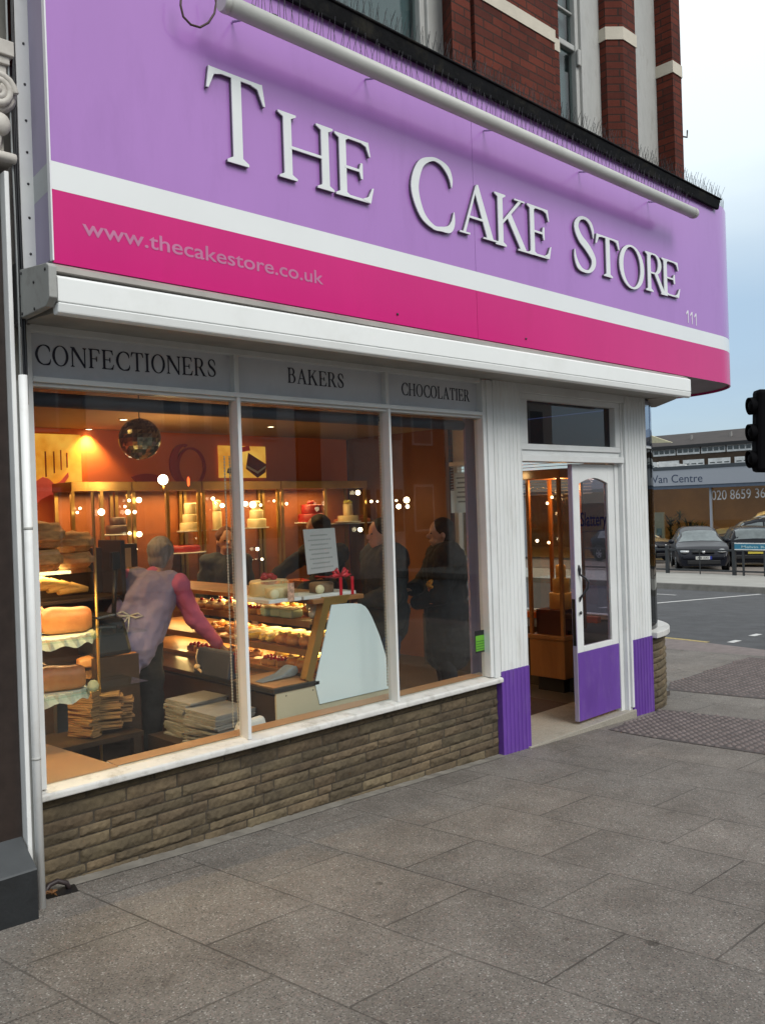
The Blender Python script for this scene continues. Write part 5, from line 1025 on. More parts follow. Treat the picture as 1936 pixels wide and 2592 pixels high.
A, B = onY(190, 1298, 1.22), onY(230, 1330, 1.22); MB().hexa([(A.x, 1.1, B.z), (B.x, 1.1, B.z+.01), (B.x, 1.3, B.z+.01), (A.x, 1.3, B.z)], [(A.x, 1.1, B.z+.012), (B.x, 1.1, B.z+.022), (B.x, 1.3, B.z+.022), (A.x, 1.3, B.z+.012)]).build('pan', mat('steel_pan', (.6, .6, .58), .2, metal=1), sc)
stn = thing('scale_stand', 'dark cupboard under the weighing scale', 'cupboard', (b0.x+.15, 1.32, FZ)); MB().box(b0.x, b1.x+.02, 1.16, 1.41, FZ, b0.z-.001).build('cupboard', M_woodd, stn)
A, B = onY(234, 1186, 2.6), onY(283, 1262, 2.6); wb = thing('white_notice', 'plain white notice pinned to the dark board behind the scale', 'notice', (A.x, 2.6, B.z)); MB().box(A.x, B.x, 2.58, 2.59, B.z, A.z).build('paper', mat('dull_paper', (.36, .31, .23), .8), wb)
A2, B2 = onY(218, 1178, 2.62), onY(287, 1345, 2.62); nbd = thing('dark_board', 'dark wooden board behind the white notice', 'board', (A2.x, 2.62, FZ)); MB().box(A2.x, B2.x+.05, 2.6, 2.66, FZ, A2.z).build('board', M_woodd, nbd); A, B = onY(251, 1265, 2.6), onY(283, 1325, 2.6); MB().box(A.x, B.x, 2.585, 2.595, B.z, A.z).build('cream_sheet', MATS['cream_laminate'], nbd)
# ---- right side: lavender panel, blinds, notices, wooden show case
A = onY(1013, 1200, .24).x; tag(MB().box(A, 5.20, .24, .26, -.2, 2.45).build('lavender_board', mat('lavender_board', (.30, .26, .40), .5, var=.04), None), 'plain lavender panel standing inside the right end of the shop window', 'panel')
vb = thing('venetian_blind', 'pale slatted blind drawn up at the side street window', 'blind', (7.63, 2.4, 2.05)); mb = MB()
for i in range(12): z = 2.03-i*.033; mb.hexa([(7.615, .95, z), (7.64, .95, z+.006), (7.64, 2.85, z+.006), (7.615, 2.85, z)], [(7.615, .95, z+.002), (7.64, .95, z+.008), (7.64, 2.85, z+.008), (7.615, 2.85, z+.002)])
mb.build('slats', mat('blind_slat', (.5, .5, .48), .5), vb); MB().box(7.60, 7.655, .95, 2.85, 2.045, 2.09).build('headrail', M_white, vb)
A, B = onX(985, 1022, 7.62), onX(1006, 1107, 7.62); pn = thing('window_poster', 'white printed poster taped to the side street window', 'poster', (7.62, (A.y+B.y)/2, B.z)); M_pt = mat('backlit_paper', (.70, .76, .78), .8); t_ = M_pt.node_tree; tl_ = t_.nodes.new('ShaderNodeBsdfTranslucent'); tl_.inputs['Color'].default_value = (.8, .88, .9, 1); ms_ = t_.nodes.new('ShaderNodeMixShader'); ms_.inputs[0].default_value = .6; t_.links.new(t_.nodes['Principled BSDF'].outputs[0], ms_.inputs[1]); t_.links.new(tl_.outputs[0], ms_.inputs[2]); t_.links.new(ms_.outputs[0], t_.nodes['Material Output'].inputs['Surface']); MB().box(7.618, 7.622, min(A.y, B.y)-.02, max(A.y, B.y)+.02, B.z, A.z).build('paper', M_pt, pn); mb = MB()
for i in range(6): z = A.z-.05-i*.055; mb.box(7.6165, 7.6175, min(A.y, B.y)+.0, max(A.y, B.y)-.02*(i % 2), z-.018, z)
mb.build('printing', mat('grey_print', (.22, .27, .30), .8), pn)
A, B = onX(973, 1060, 7.60), onX(987, 1108, 7.60); tag(MB().add([(7.6, A.y, A.z), (7.6, B.y, A.z), (7.6, B.y, B.z), (7.6, A.y, B.z)], [(0, 1, 2, 3)]).build('curled_sheet', M_pt), 'pale curled sheet of paper beside the printed window poster', 'notice')
cs_ = thing('show_case', 'oak framed glass show case with a tiered cake seen through the open door', 'cabinet', (7.0, 1.0, FZ)); x0, x1, y0, y1 = 6.93, 7.33, .86, 1.26; zt = onY(1190, 1012, .86).z; z0 = onY(1190, 1385, .86).z
mb = MB(); mb.box(x0-.03, x1+.03, y0-.03, y1+.03, zt-.09, zt)
for x in (x0, x1-.035):
    for y in (y0, y1-.035): mb.box(x, x+.035, y, y+.035, z0, zt-.09)
mb.box(x0-.015, x1+.015, y0-.015, y1+.015, z0-.03, z0+.012); mb.box(x0-.002, x1+.002, y0-.002, y1+.002, FZ+.14, z0-.03); mb.build('oak_frame', M_wood, cs_, bevel=.005)
MB().box(x0+.05, x1-.05, y0+.05, y1-.05, FZ, FZ+.139).build('plinth', M_dark, cs_)
mb = MB(); mb.box(x0+.012, x0+.016, y0+.036, y1-.036, z0+.013, zt-.0905); mb.box(x0+.036, x1-.036, y0+.012, y0+.016, z0+.013, zt-.0905); mb.build('glazing', glass('case_glass', (.85, .75, .65), 1.5), cs_)
MB().box(x0+.03, x1-.03, y0+.03, y1-.03, z0+.55, z0+.562).build('shelf', M_glassc, cs_)
MB().box(x0+.05, x1-.05, y0+.05, y1-.05, z0+.013, z0+.25).build('plinth_block', mat('plum_cloth', (.10, .05, .08), .8), cs_)
cake('cream tiered cake inside the oak show case by the door', Vector((x1-.16, y0+.18, z0+.2505)), [(.12, .16), (.085, .15), (.05, .12)], M_icing, None, 'cake', 'cakes in the show case', False)
for i, (px, py) in enumerate(((1192, 1074), (1182, 1087), (1355-195, 1168), (1185, 1172))):
    c = proto.copy(); COL.objects.link(c); c.location = onY(px, py, 1.02); c.scale = (1.1, 1.1, 1.1); c['label'] = ('upper bulb in the oak show case', 'second bulb from the top in the oak show case', 'left bulb of the lower pair in the oak show case', 'right bulb of the lower pair in the oak show case')[i]; c['group'] = 'bulbs in the oak show case'
light('case_light', 'POINT', (7.13, 1.0, zt-.18), 13, r=.03)
dm = MB().box(5.3, 6.6, .56, 1.5, FZ+.0005, FZ+.012).build('door_mat', mat('brown_mat', (.05, .03, .022), .95, var=.3, vs=40)); tag(dm, 'dark brown doormat inside the open doorway', 'mat')
# bead chains of the rolled blinds, stickers on the glass
def chain(label, px, y0, y1, Y=.10):
    a, b = onY(px, y0, Y), onY(px+(y1-y0)*.028, y1, Y); n = 90; pts = []; rr = []
    x = (a.x+b.x)/2
    for i in range(n+1):
        z = a.z+(b.z-a.z)*i/n; pts += [(x, Y, z), (x, Y, z+(b.z-a.z)/n*.5)]; rr += [.0062, .0015]
    tag(MB().tube(pts, rr, 6).build('bead_chain', mat('bead_grey', (.5, .44, .34), .4, metal=.3)), label, 'bead chain', 'bead chains of the window blinds')
chain('bead chain nearest the first mullion, the left of the pair', 486, 985, 1570); chain('bead chain nearest the first mullion, the right of the pair', 497, 985, 1565); chain('bead chain beside the second mullion', 819, 885, 1480)
rb = thing('rolled_blind', 'dark rolled up blind along the top of the shop window', 'blind', (3.2, .12, 2.15)); MB().tube([(1.62, .13, 2.16), (4.7, .13, 2.16)], .035, 14).build('roll', mat('blind_roll', (.05, .05, .07), .6), rb)
A, B = onY(1025, 1364, GY), onY(1055, 1402, GY); st = thing('green_sticker', 'green and black sticker on the glass at the right end of the window', 'sticker', (A.x, GY, B.z)); MB().box(A.x, B.x, GY-.0012, GY-.0004, B.z-.012, A.z+.0).build('border', M_dark, st); MB().box(A.x+.006, B.x-.004, GY-.0022, GY-.0013, B.z, A.z-.035).build('green_field', mat('sticker_green', (.12, .36, .03), .4), st)
mb = MB()
for i in range(4): mb.box(A.x+.012, B.x-.05, GY-.0030, GY-.0023, B.z+.012+i*.018, B.z+.017+i*.018)
mb.prism(arc(B.x-.028, B.z+.045, .014, .022, 0, 360, .005, .004, 16), GY-.003, GY-.0023); mb.build('printing', mat('sticker_dark', (.03, .12, .02), .5), st)
A, B = onY(84, 1666, GY), onY(97, 1701, GY); st = thing('stamp_sticker', 'white and lilac stamp shaped sticker in the lower left corner of the window', 'sticker', (A.x, GY, B.z)); n = 7; w, h = B.x-A.x, A.z-B.z
edge = [];
for k in range(2*n+1): edge.append((A.x+w*k/(2*n), A.z+(.004 if k % 2 else -.002)))
for k in range(2*n+4): edge.append((B.x+(.004 if k % 2 else -.002), A.z-h*k/(2*n+4)))
MB().prism(edge+[(B.x, B.z), (A.x, B.z)], GY-.0012, GY-.0004).build('paper', mat('sticker_white', (.62, .62, .66), .5), st); MB().box(A.x, B.x-.008, GY-.002, GY-.0013, A.z-.035, A.z-.012).build('lilac_band', mat('lilac', (.36, .30, .55), .5), st)
mb = MB(); mb.box(A.x, B.x-.01, GY-.002, GY-.0013, A.z-.043, A.z-.040); [mb.box(A.x+.006*i, A.x+.006*i+.004, GY-.002, GY-.0013, B.z+.012, B.z+.022) for i in range(6)]; mb.build('printing', M_text, st)
# ================================================================== PEOPLE
M_skin = mat('skin', (.52, .30, .21), .55, var=.06); M_shoe = mat('shoe_black', (.012, .012, .012), .4)
def fabric(name, c, var=.12, rough=.9): return mat(name, c, rough, var=var, vs=9, bump=.15, bs=120)
FOLDS = bpy.data.textures.new('cloth_folds', 'CLOUDS'); FOLDS.noise_scale = .09; FOLDS.noise_depth = 2
def remesh(o, vx, sm=6, fold=0):
    m = o.modifiers.new('remesh', 'REMESH'); m.mode = 'VOXEL'; m.voxel_size = vx; m.use_smooth_shade = True
    s = o.modifiers.new('smooth', 'SMOOTH'); s.factor = .5; s.iterations = sm
    if fold:
        d = o.modifiers.new('folds', 'DISPLACE'); d.texture = FOLDS; d.strength = fold; d.mid_level = .5; d.texture_coords = 'LOCAL'
def person(label, base, h, pose, cloth, hair_c, hair='short', H=1.0, skirt=None, tabard=None, group=None, lean=0.):
    J = dict(head=(0, .03, 1.57), neck=(0, .0, 1.43), chest=(0, 0, 1.27), waist=(0, 0, 1.08), pelvis=(0, 0, .95), shL=(-.17, 0, 1.38), shR=(.17, 0, 1.38), elL=(-.23, -.02, 1.10), elR=(.23, -.02, 1.10), wrL=(-.23, .08, .87), wrR=(.23, .08, .87),
             hipL=(-.09, 0, .92), hipR=(.09, 0, .92), knL=(-.10, .03, .5), knR=(.10, .03, .5), anL=(-.10, -.02, .09), anR=(.10, -.02, .09), toeL=(-.12, .15, .035), toeR=(.12, .15, .035))
    J.update(pose); Rz = Matrix.Rotation(-h, 3, 'Z'); b = Vector(base)
    def W_(p): return b+Rz @ (Vector(p)*H)
    P = {k: W_(v) for k, v in J.items() if k not in ('look', 'collar')}
    t = thing('person', label, 'person', base, group)
    up = (P['chest']-P['pelvis']).normalized(); rt = (P['shR']-P['shL']).normalized(); fw = up.cross(rt).normalized()*-1; fw = rt.cross(up)*-1; rt2 = fw.cross(up)
    Mt = Matrix((rt, fw, up)).transposed()
    hd = (W_(J['head'])-P['neck']); Mh = Rz
    if 'look' in pose: Mh = Matrix.Rotation(-pose['look'], 3, 'Z')
    def torso(mb, g=0., gx=0., z0=0):
        for k, (rx, ry, rz_) in (('pelvis', (.165, .125, .13)), ('waist', (.148, .112, .15)), ('chest', (.172, .122, .17))): mb.ball(P[k], (rx+gx, ry+g, rz_+g), 16, 10, Mt)
        mb.cap(P['shL'], P['shR'], .068+g, .068+g); mb.cap(P['neck']-up*.03, P['chest'], .07+g*.5, .13)
    mb = MB(); torso(mb)
    mb.cap(P['neck']-up*.04, P['neck']+hd*.5, .058, .052); hc = P['head']
    mb.ball(hc+Mh @ Vector((0, .0, .02)), (.076, .098, .112), 18, 12, Mh); mb.ball(hc+Mh @ Vector((0, .035, -.055)), (.055, .06, .062), 14, 10, Mh); mb.ball(hc+Mh @ Vector((0, .104, -.012)), (.014, .022, .022), 10, 8, Mh)
    for s in (-1, 1): mb.ball(hc+Mh @ Vector((s*.077, -.005, -.005)), (.012, .02, .03), 10, 8, Mh)
    mb.ball(hc+Mh @ Vector((0, .094, -.055)), (.024, .010, .008), 8, 6, Mh)
    for s, n in ((-1, 'L'), (1, 'R')):
        mb.cap(P['sh'+n], P['el'+n], .052, .042); mb.cap(P['el'+n], P['wr'+n], .042, .028)
        d = (P['wr'+n]-P['el'+n]).normalized(); x = d.cross(Vector((0, 0, 1)));
        if x.length < .2: x = rt.copy()
        x.normalize(); yv = d.cross(x)
        pm = P['wr'+n]+d*.05; mb.ball(pm, (.034, .018, .05), 10, 8, Matrix((x, yv, d)).transposed())
        for i, (o, l) in enumerate(((-.026, .052), (-.009, .062), (.009, .058), (.026, .046))):
            a = pm+x*o+d*.04; m_ = a+d*l*.55; mb.cap(a, m_, .0095, .009, 8); mb.cap(m_, m_+d*l*.4+yv*.018, .009, .008, 8)
        a = pm-x*.03*s-d*.02; mb.cap(a, a-x*.03*s+d*.035, .0105, .0095, 8)
        mb.cap(P['hip'+n], P['kn'+n], .088, .06); mb.cap(P['kn'+n], P['an'+n], .058, .038); mb.cap(P['an'+n]-Vector((0, 0, .04)), P['toe'+n], .038, .03)
    o = mb.build('body', M_skin, t, recalc=False); remesh(o, .0075, 2)
    mb = MB()
    for s in (-1, 1): mb.ball(hc+Mh @ Vector((s*.031, .088, .012)), (.011, .009, .007), 8, 6, Mh)
    mb.build('eyes', M_dark, t)
    top, bot = cloth
    bulk = .072 if skirt else .018; mb = MB(); torso(mb, bulk, bulk)
    for n in 'LR': mb.cap(P['sh'+n], P['el'+n], .060+bulk*.7, .048+bulk*.7); mb.cap(P['el'+n], P['wr'+n].lerp(P['el'+n], .08), .046+bulk*.7, .040+bulk*.3)
    if skirt:
        mb.cap(P['pelvis'], W_((0, .0, skirt)), .17, .20); mb.ball(W_((0, 0, skirt)), (.22, .17, .1), 14, 8, Rz)
    if skirt or pose.get('collar'): mb.cap(P['neck']-up*.05, P['neck']+up*.0, .085, .075)
    o = mb.build('jacket' if skirt else 'jumper', top, t, recalc=False); remesh(o, .012, 5, .035)
    mb = MB(); mb.ball(P['pelvis']-up*.02, (.170, .13, .12), 14, 8, Mt)
    for n in 'LR': mb.cap(P['hip'+n], P['kn'+n], .102, .075); mb.cap(P['kn'+n], P['an'+n]+Vector((0, 0, .02)), .074, .062)
    o = mb.build('trousers', bot, t, recalc=False); remesh(o, .014, 5, .03)
    mb = MB()
    for n in 'LR': mb.cap(P['an'+n]-Vector((0, 0, .045)), P['toe'+n], .046, .038)
    o = mb.build('shoes', M_shoe, t, recalc=False); remesh(o, .012, 3)
    mb = MB(); mb.ball(hc+Mh @ Vector((0, -.018, .042)), (.088, .100, .105), 18, 12, Mh)
    if hair == 'long': mb.ball(hc+Mh @ Vector((0, -.06, -.06)), (.085, .06, .13), 14, 10, Mh)
    else: mb.ball(hc+Mh @ Vector((0, -.055, -.02)), (.074, .055, .075), 14, 10, Mh)
    for i in range(10): a = i*2.4; mb.ball(hc+Mh @ Vector((.07*math.cos(a), -.02+.07*math.sin(a), .06+.02*math.sin(i*3.))), .03, 8, 6, Mh)
    o = mb.build('hair', mat('hair_%02d' % sum(1 for o_ in bpy.data.objects if o_.name.startswith('hair')), hair_c, .75, var=.35, vs=40, stretch=(1, 1, .2), bump=.4, bs=120), t, recalc=False); remesh(o, .011, 2)
    if tabard:
        mb = MB()
        for k, (rx, ry, rz_) in (('pelvis', (.196, .160, .17)), ('waist', (.172, .150, .18)), ('chest', (.178, .158, .19))): mb.ball(P[k]-fw*.012, (rx, ry, rz_), 18, 10, Mt)
        for n in 'LR': mb.cap(P['sh'+n].lerp(P['chest'], .40)+up*.045-fw*.008, P['chest'], .098, .14); mb.cap(P['sh'+n].lerp(P['chest'], .40)+up*.045-fw*.008, P['pelvis']+rt*(.07 if n == 'R' else -.07), .098, .15)
        mb.cap(P['pelvis']-fw*.03, P['pelvis']-fw*.05-up*.22, .145, .14); mb.ball(P['pelvis']-fw*.04-up*.2, (.175, .125, .15), 14, 8, Mt)
        o = mb.build('tabard', tabard, t, recalc=False); remesh(o, .011, 5, .03)
        mb = MB(); wq = P['waist']-fw*.165
        for s in (-1, 1): mb.tube([wq, wq+rt*s*.05+up*.02-fw*.012, wq+rt*s*.09+up*.005-fw*.006, wq+rt*s*.05-up*.012-fw*.01, wq], .006, 6); mb.tube([wq-fw*.004, wq+rt*s*.03-up*.09-fw*.006, wq+rt*s*.035-up*.17], .006, 6)
        mb.build('apron_tie', M_whiteold, t)
    return t
bs_ = Vector((2.79, 1.42, FZ))
person('person in a pink jumper and lilac tabard, back turned, reaching towards the counter', (bs_.x, bs_.y, FZ), R(42), dict(pelvis=(-.04, -.03, .93), waist=(.01, .03, 1.07), chest=(.075, .10, 1.23), neck=(.125, .15, 1.37), head=(.15, .21, 1.48), shL=(-.06, .13, 1.33), shR=(.27, .11, 1.29), elR=(.36, .17, 1.06), wrR=(.50, .26, .88), elL=(-.10, .22, 1.08), wrL=(-.02, .38, .98), look=R(60), toeL=(-.12, .14, .035)),
       (fabric('pink_wool', (.44, .10, .20)), fabric('black_trouser', (.010, .010, .011))), (.26, .25, .25), H=1.05, tabard=fabric('lilac_tabard', (.22, .195, .32), .1))
def at(px, Y, z=FZ): p = onY(px, 1100, Y); return (p.x, Y, z)
person('person with auburn hair in a dark blue grey top behind the first mullion', at(484, 3.0), R(-160), dict(), (fabric('slate_top', (.045, .055, .07)), fabric('dark_skirt', (.015, .015, .018))), (.10, .028, .012), 'long', 1.0)
person('person in black leaning over the counter, partly behind the white notice', at(708, 1.75), R(-95), dict(chest=(0, .04, 1.27), neck=(0, .07, 1.42), head=(0, .12, 1.545), shL=(-.18, .07, 1.37), shR=(.18, .07, 1.37), elL=(-.24, .34, 1.22), elR=(.24, .32, 1.22), wrL=(-.20, .54, 1.10), wrR=(.18, .52, 1.10), look=R(-60)), (fabric('black_fleece', (.012, .012, .014)), fabric('charcoal_trouser', (.02, .02, .022))), (.010, .008, .008), 'short', 1.075)
person('person in a dark jacket and blue jeans queueing behind the second mullion', at(826, 1.25), R(-70), dict(collar=1, elL=(-.24, .04, 1.1), wrL=(-.14, .26, 1.05)), (fabric('dark_jacket', (.022, .026, .030)), fabric('blue_denim', (.025, .05, .11))), (.020, .014, .012), 'short', 1.03, skirt=.86)
person('person in a long black coat holding an orange flower bunch nearest the window', at(958, .98), R(-52), dict(elR=(.22, .16, 1.12), wrR=(.06, .30, 1.12), elL=(-.24, .10, 1.1), wrL=(-.12, .28, 1.02)), (fabric('black_coat', (.009, .009, .010)), fabric('black_jean', (.010, .011, .014))), (.016, .010, .008), 'long', 1.02, skirt=.62)
q = Vector(at(926, .88)); q.z = onY(926, 1265, .88).z
yf = thing('flower_bunch', 'orange and yellow flower bunch held by the black coated customer', 'flowers', q); mb = MB(); rg = random.Random(2)
for i in range(16): mb.ball(q+Vector((rg.uniform(-.05, .05), rg.uniform(-.03, .03), rg.uniform(-.04, .05))), rg.uniform(.012, .024), 8, 6)
mb.build('blooms', mat('orange_bloom', (.62, .28, .03), .6, var=.4, vs=40), yf); MB().tube([q+Vector((0, 0, -.02)), q+Vector((-.01, 0, -.15))], [.03, .016], 8).build('wrap', mat('orange_wrap', (.5, .13, .03), .5), yf)
# ================================================================== STREET BEYOND THE CORNER
M_carblk = mat('black_car_paint', (.005, .006, .010), .25, var=.1, coat=.12, spec=.2); M_cargrey = mat('charcoal_car_paint', (.007, .008, .014), .28, var=.1, coat=.15, spec=.2); M_carcream = mat('cream_car_paint', (.55, .47, .27), .3, var=.05, coat=.7)
M_carglass = mat('car_glass', (.12, .145, .15), .06, var=.3, vs=3, spec=.9); M_tyre = mat('tyre', (.012, .012, .012), .8); M_rim = mat('alloy_rim', (.5, .5, .5), .3, metal=.7); M_trim = mat('black_trim', (.012, .012, .013), .6); M_lampg = mat('lamp_glass', (.55, .57, .58), .12, spec=.8); M_tail = mat('tail_lamp', (.35, .015, .015), .2)
M_plw = mat('plate_white', (.62, .62, .58), .5); M_ply = mat('plate_yellow', (.62, .5, .06), .5); M_blue = mat('plate_blue', (.01, .03, .3), .5)
KINDS_ = {'hatch': dict(L=(-1.98, 2.0), top=[(-1.98, .62), (-1.9, .98), (-1.55, 1.36), (-1.0, 1.47), (-.1, 1.47), (.3, 1.38), (1.02, .97), (1.6, .86), (1.95, .70), (2.0, .55)], w=.86, rw=.60, belt=.93),
          'suv': dict(L=(-2.2, 2.25), top=[(-2.2, .80), (-2.12, 1.15), (-1.95, 1.65), (-1.5, 1.76), (-.1, 1.76), (.35, 1.66), (1.0, 1.16), (1.9, 1.05), (2.2, .88), (2.25, .7)], w=.93, rw=.68, belt=1.10)}
def car(label, kind, loc, ang, paint, plate=None, rear=False, group='cars parked outside the dealership', rails=False):
    k = KINDS_[kind]; x0, x1 = k['L']; tp = k['top']; t = thing('parked_car', label, 'car', loc, group, ang); ORG[t] = Vector()
    def top(x):
        for (a, za), (b, zb) in zip(tp, tp[1:]):
            if x <= b: u = max(0, min(1, (x-a)/(b-a))); u2 = u*u*(3-2*u)*.4+u*.6; return za+(zb-za)*u2
        return tp[-1][1]
    def half(x):
        T = top(x); bl = min(k['belt'], T-.02); e = min(1, min(x-x0, x1-x)/.35); pw = k['w']*(.86+.14*math.sqrt(max(0, e))); cab = max(0, min(1, (T-k['belt'])/.3)); tw = pw*.93*(1-cab)+k['rw']*cab
        return [(pw*.90, .20), (pw*.99, .36), (pw, .62 if bl > .64 else bl-.02), (pw*.985, bl), (tw, max(bl+.01, T-.06*cab-.01)), (tw*.72, T), (0, T+.02)]
    N = 46
    def S_(u, v):   # v 0..1 right bottom -> over -> left bottom
        x = x0+(x1-x0)*u; h = half(x); n = len(h)-1; a = v*2*n
        def pt(i): return (h[i][0], h[i][1]) if i <= n else (-h[2*n-i][0], h[2*n-i][1])
        i = min(int(a), 2*n-1); f = a-i; p, q = pt(i), pt(i+1); return Vector((x, p[0]+(q[0]-p[0])*f, p[1]+(q[1]-p[1])*f))
    mb = MB(); nv = 12*2; mb.grid(lambda u, v: S_(u, v), N, nv); c0 = [S_(0, j/nv) for j in range(nv+1)]; c1 = [S_(1, j/nv) for j in range(nv+1)]; mb.add(c0, [tuple(range(nv+1))]); mb.add(c1, [tuple(range(nv+1))])
    body = mb.build('body', paint, t)
    def patch(name, ua, ub, va, vb, off, m, nu=10, nvv=10, par=t):
        U = lambda x: (x-x0)/(x1-x0)
        def f(a, b):
            u = U(ua+(ub-ua)*a); v = va+(vb-va)*b; p = S_(u, v); e = .01; n = (S_(min(1, u+e), v)-S_(u-e, v)).cross(S_(u, min(1, v+e))-S_(u, max(0, v-e))); n.normalize()
            if n.dot(p-Vector((p.x, 0, .6))) < 0: n = -n
            return p+n*off
        return MB().grid(f, nu, nvv).build(name, m, par)
    hs = kind == 'hatch'
    patch('windscreen', .36 if hs else .42, .94 if hs else .93, 4.1/12, 7.9/12, .006, M_carglass); patch('rear_window', -1.86 if hs else -2.08, -1.5 if hs else -1.78, 4.15/12, 7.85/12, .006, M_carglass)
    for a, b in ((3.12/12, 3.88/12), (8.12/12, 8.88/12)):
        patch('side_window', -1.35 if hs else -1.7, -.32, a, b, .006, M_carglass); patch('side_window', -.25, .48 if hs else .55, a, b, .006, M_carglass)
    wx = (-1.22, 1.24) if hs else (-1.35, 1.42); wr = .31 if hs else .37
    for x in wx:
        for s in (-1, 1):
            y = s*(k['w']-.10); M = Matrix.Rotation(R(90)*-s, 3, 'X'); w = MB().lathe([(wr*.62, -.1), (wr*.95, -.1), (wr, -.06), (wr, .07), (wr*.95, .105), (wr*.64, .105), (wr*.62, .06)], (x, y, wr), 22, M).build('wheel', M_tyre, t)
            mb = MB(); mb.lathe([(0, .07), (wr*.16, .085), (wr*.2, .06), (wr*.2, .02), (0, .02)], (x, y, wr), 12, M, cap=False); mb.lathe([(wr*.54, .085), (wr*.64, .10), (wr*.64, .06), (wr*.54, .05)], (x, y, wr), 22, M, cap=False)
            for i in range(6): a = i*math.pi/3; d = Vector((math.cos(a), math.sin(a), 0)); mb.tube([Vector((x, y, wr))+M @ (d*wr*.12+Vector((0, 0, .07))), Vector((x, y, wr))+M @ (d*wr*.6+Vector((0, 0, .085)))], [.035, .022], 6)
            mb.build('rim', M_rim, w)
            MB().lathe([(wr*1.0, .06), (wr*1.16, .06), (wr*1.16, .118), (wr*1.0, .10)], (x, y, wr+.01), 22, M, cap=False).build('wheel_arch', M_trim, body)
    bw = k['w']; fz = .60 if hs else .80
    for s in (-1, 1):
        MB().ball((x1-.14, s*bw*.70, fz+.10), (.17, .16, .075), 12, 8).build('headlight', M_lampg, t); MB().ball((x0+.10, s*bw*.82, fz+.22), (.06, .07, .09), 12, 8).build('tail_light', M_tail, t)
        mb = MB(); mb.ball((.62, s*(bw+.10), k['belt']+.06), (.06, .11, .08), 10, 8); mb.build('mirror', paint, t)
    mb = MB(); mb.box(x1-.10, x1+.012, -bw*.42, bw*.42, fz+.04, fz+.12); mb.box(x1-.10, x1+.03, -bw*.62, bw*.62, .26, .40); mb.build('grille', M_trim, t, bevel=.02)
    mb = MB(); mb.box(x0-.04, x0+.15, -bw*.82, bw*.82, .36, .56); mb.box(x1-.2, x1+.028, -bw*.80, bw*.80, .42, .55); mb.build('bumper', M_trim if not hs else paint, t, bevel=.04)
    MB().lathe([(0, 0), (.06, 0), (.05, .015), (0, .015)], (x1+.012, 0, fz+.09), 14, Matrix.Rotation(R(90), 3, 'Y')).build('badge', M_rim, t)
    if plate:
        p = MB().box(x1+.029, x1+.037, -.26, .26, .43, .54).build('number_plate', M_plw, t); MB().box(x1+.0372, x1+.039, .20, .262, .43, .54).build('blue_strip', M_blue, p)
        text_mb('plate_number', plate, M_text, p, -.17, .23, .455, .065, lambda u, v, d: Vector((x1+.0385, -u*.9, v)), bold=.02)
    if rear: MB().box(x0-.056, x0-.045, -.26, .26, .60, .71).build('number_plate', M_ply, t); 
    if rails:
        for s in (-1, 1): MB().tube([(-1.5, s*.62, 1.75), (-1.4, s*.62, 1.82), (-.3, s*.62, 1.82), (-.15, s*.62, 1.75)], .02, 8).build('roof_rail', M_rim, t)
    return t
def lot(x, y): return (x, y, gz(27)+.13+(gz(36.5)-gz(27))*(x-27)/9.5 if x > 27 else gz(x)+.12)
def lotpx(px, py):
    p = onG(px, py, .13); return lot(p.x, p.y)
c = lotpx(1527, 1232); fx, fy = c[0]+1.2, c[1]+.9
car('black hatchback facing the street between the far left car and the big black car', 'hatch', lot(fx, fy), math.atan2(-.52, -.855), M_cargrey, plate='OK51 BUR')
car('dark car with alloy wheels half hidden by the shop corner', 'hatch', lot(34.0, 15.9), math.atan2(-.90, -.30), M_carblk)
c = lotpx(1640, 1222); car('big black off-roader with a yellow number plate behind the street name board', 'suv', lot(c[0]+.6, c[1]+.7), math.atan2(.5, .85), M_carblk, rear=True).scale = (1, 1, .84)
car('dark off-roader with roof rails parked beyond the big black car', 'suv', lot(35.2, onX(1628, 1200, 35.2).y), math.atan2(.80, -.5), M_carblk, rails=True)
# dealership
DXF = 37.2
zt = lambda px, py: onX(px, py, DXF).z
dl_ = thing('car_dealership', 'low car dealership with a grey fascia reading Van Centre over showroom glass', 'building', (DXF, 12, -1.3))
Y0, Y1 = -12., 34.; zf1, zf0 = zt(1500, 1013), zt(1500, 1052); zb = -1.3
M_fas = mat('grey_fascia', (.36, .38, .42), .4, var=.04, vs=.4); M_show = mat('showroom_wall', (.28, .17, .06), .7, var=.25, vs=.5)
MB().box(DXF-.35, DXF+.4, Y0, Y1, zf0+.10, zf1).build('fascia', M_fas, dl_); MB().box(DXF-.30, DXF+.4, Y0, Y1, zf0-.05, zf0+.098).build('fascia_edge', mat('slate_blue', (.10, .13, .18), .5), dl_); MB().box(DXF-.37, DXF+9, Y0, Y1, zf1+.002, zf1+.16).build('roof_edge', mat('dark_roof_edge', (.05, .06, .07), .6), dl_)
MB().box(DXF+8.6, DXF+9, Y0, Y1, zb, zf1).build('rear_wall', M_show, dl_); MB().box(DXF+.4, DXF+8.6, Y0, Y1, zf1-.3, zf1).build('showroom_ceiling', M_show, dl_); MB().box(DXF, DXF+8.6, Y0, Y1, zb, zb+.02).build('showroom_floor', mat('showroom_tile', (.3, .22, .12), .4), dl_)
MB().box(DXF, DXF+8.6, Y1-.3, Y1, zb+.021, zf1-.31).build('end_wall', M_show, dl_)
MB().box(DXF+.05, DXF+.06, Y0, Y1-.31, zb+.021, zf0-.05).build('showroom_glass', glass('showroom_glass', (.9, .88, .8), 1.5), dl_)
ym = onX(1536, 1100, DXF).y
for i in range(-4, 6): mb = MB(); mb.box(DXF-.05, DXF+.04, ym+i*3.4-.05, ym+i*3.4+.05, zb, zf0-.0505); mb.build('mullion', M_fas, dl_)
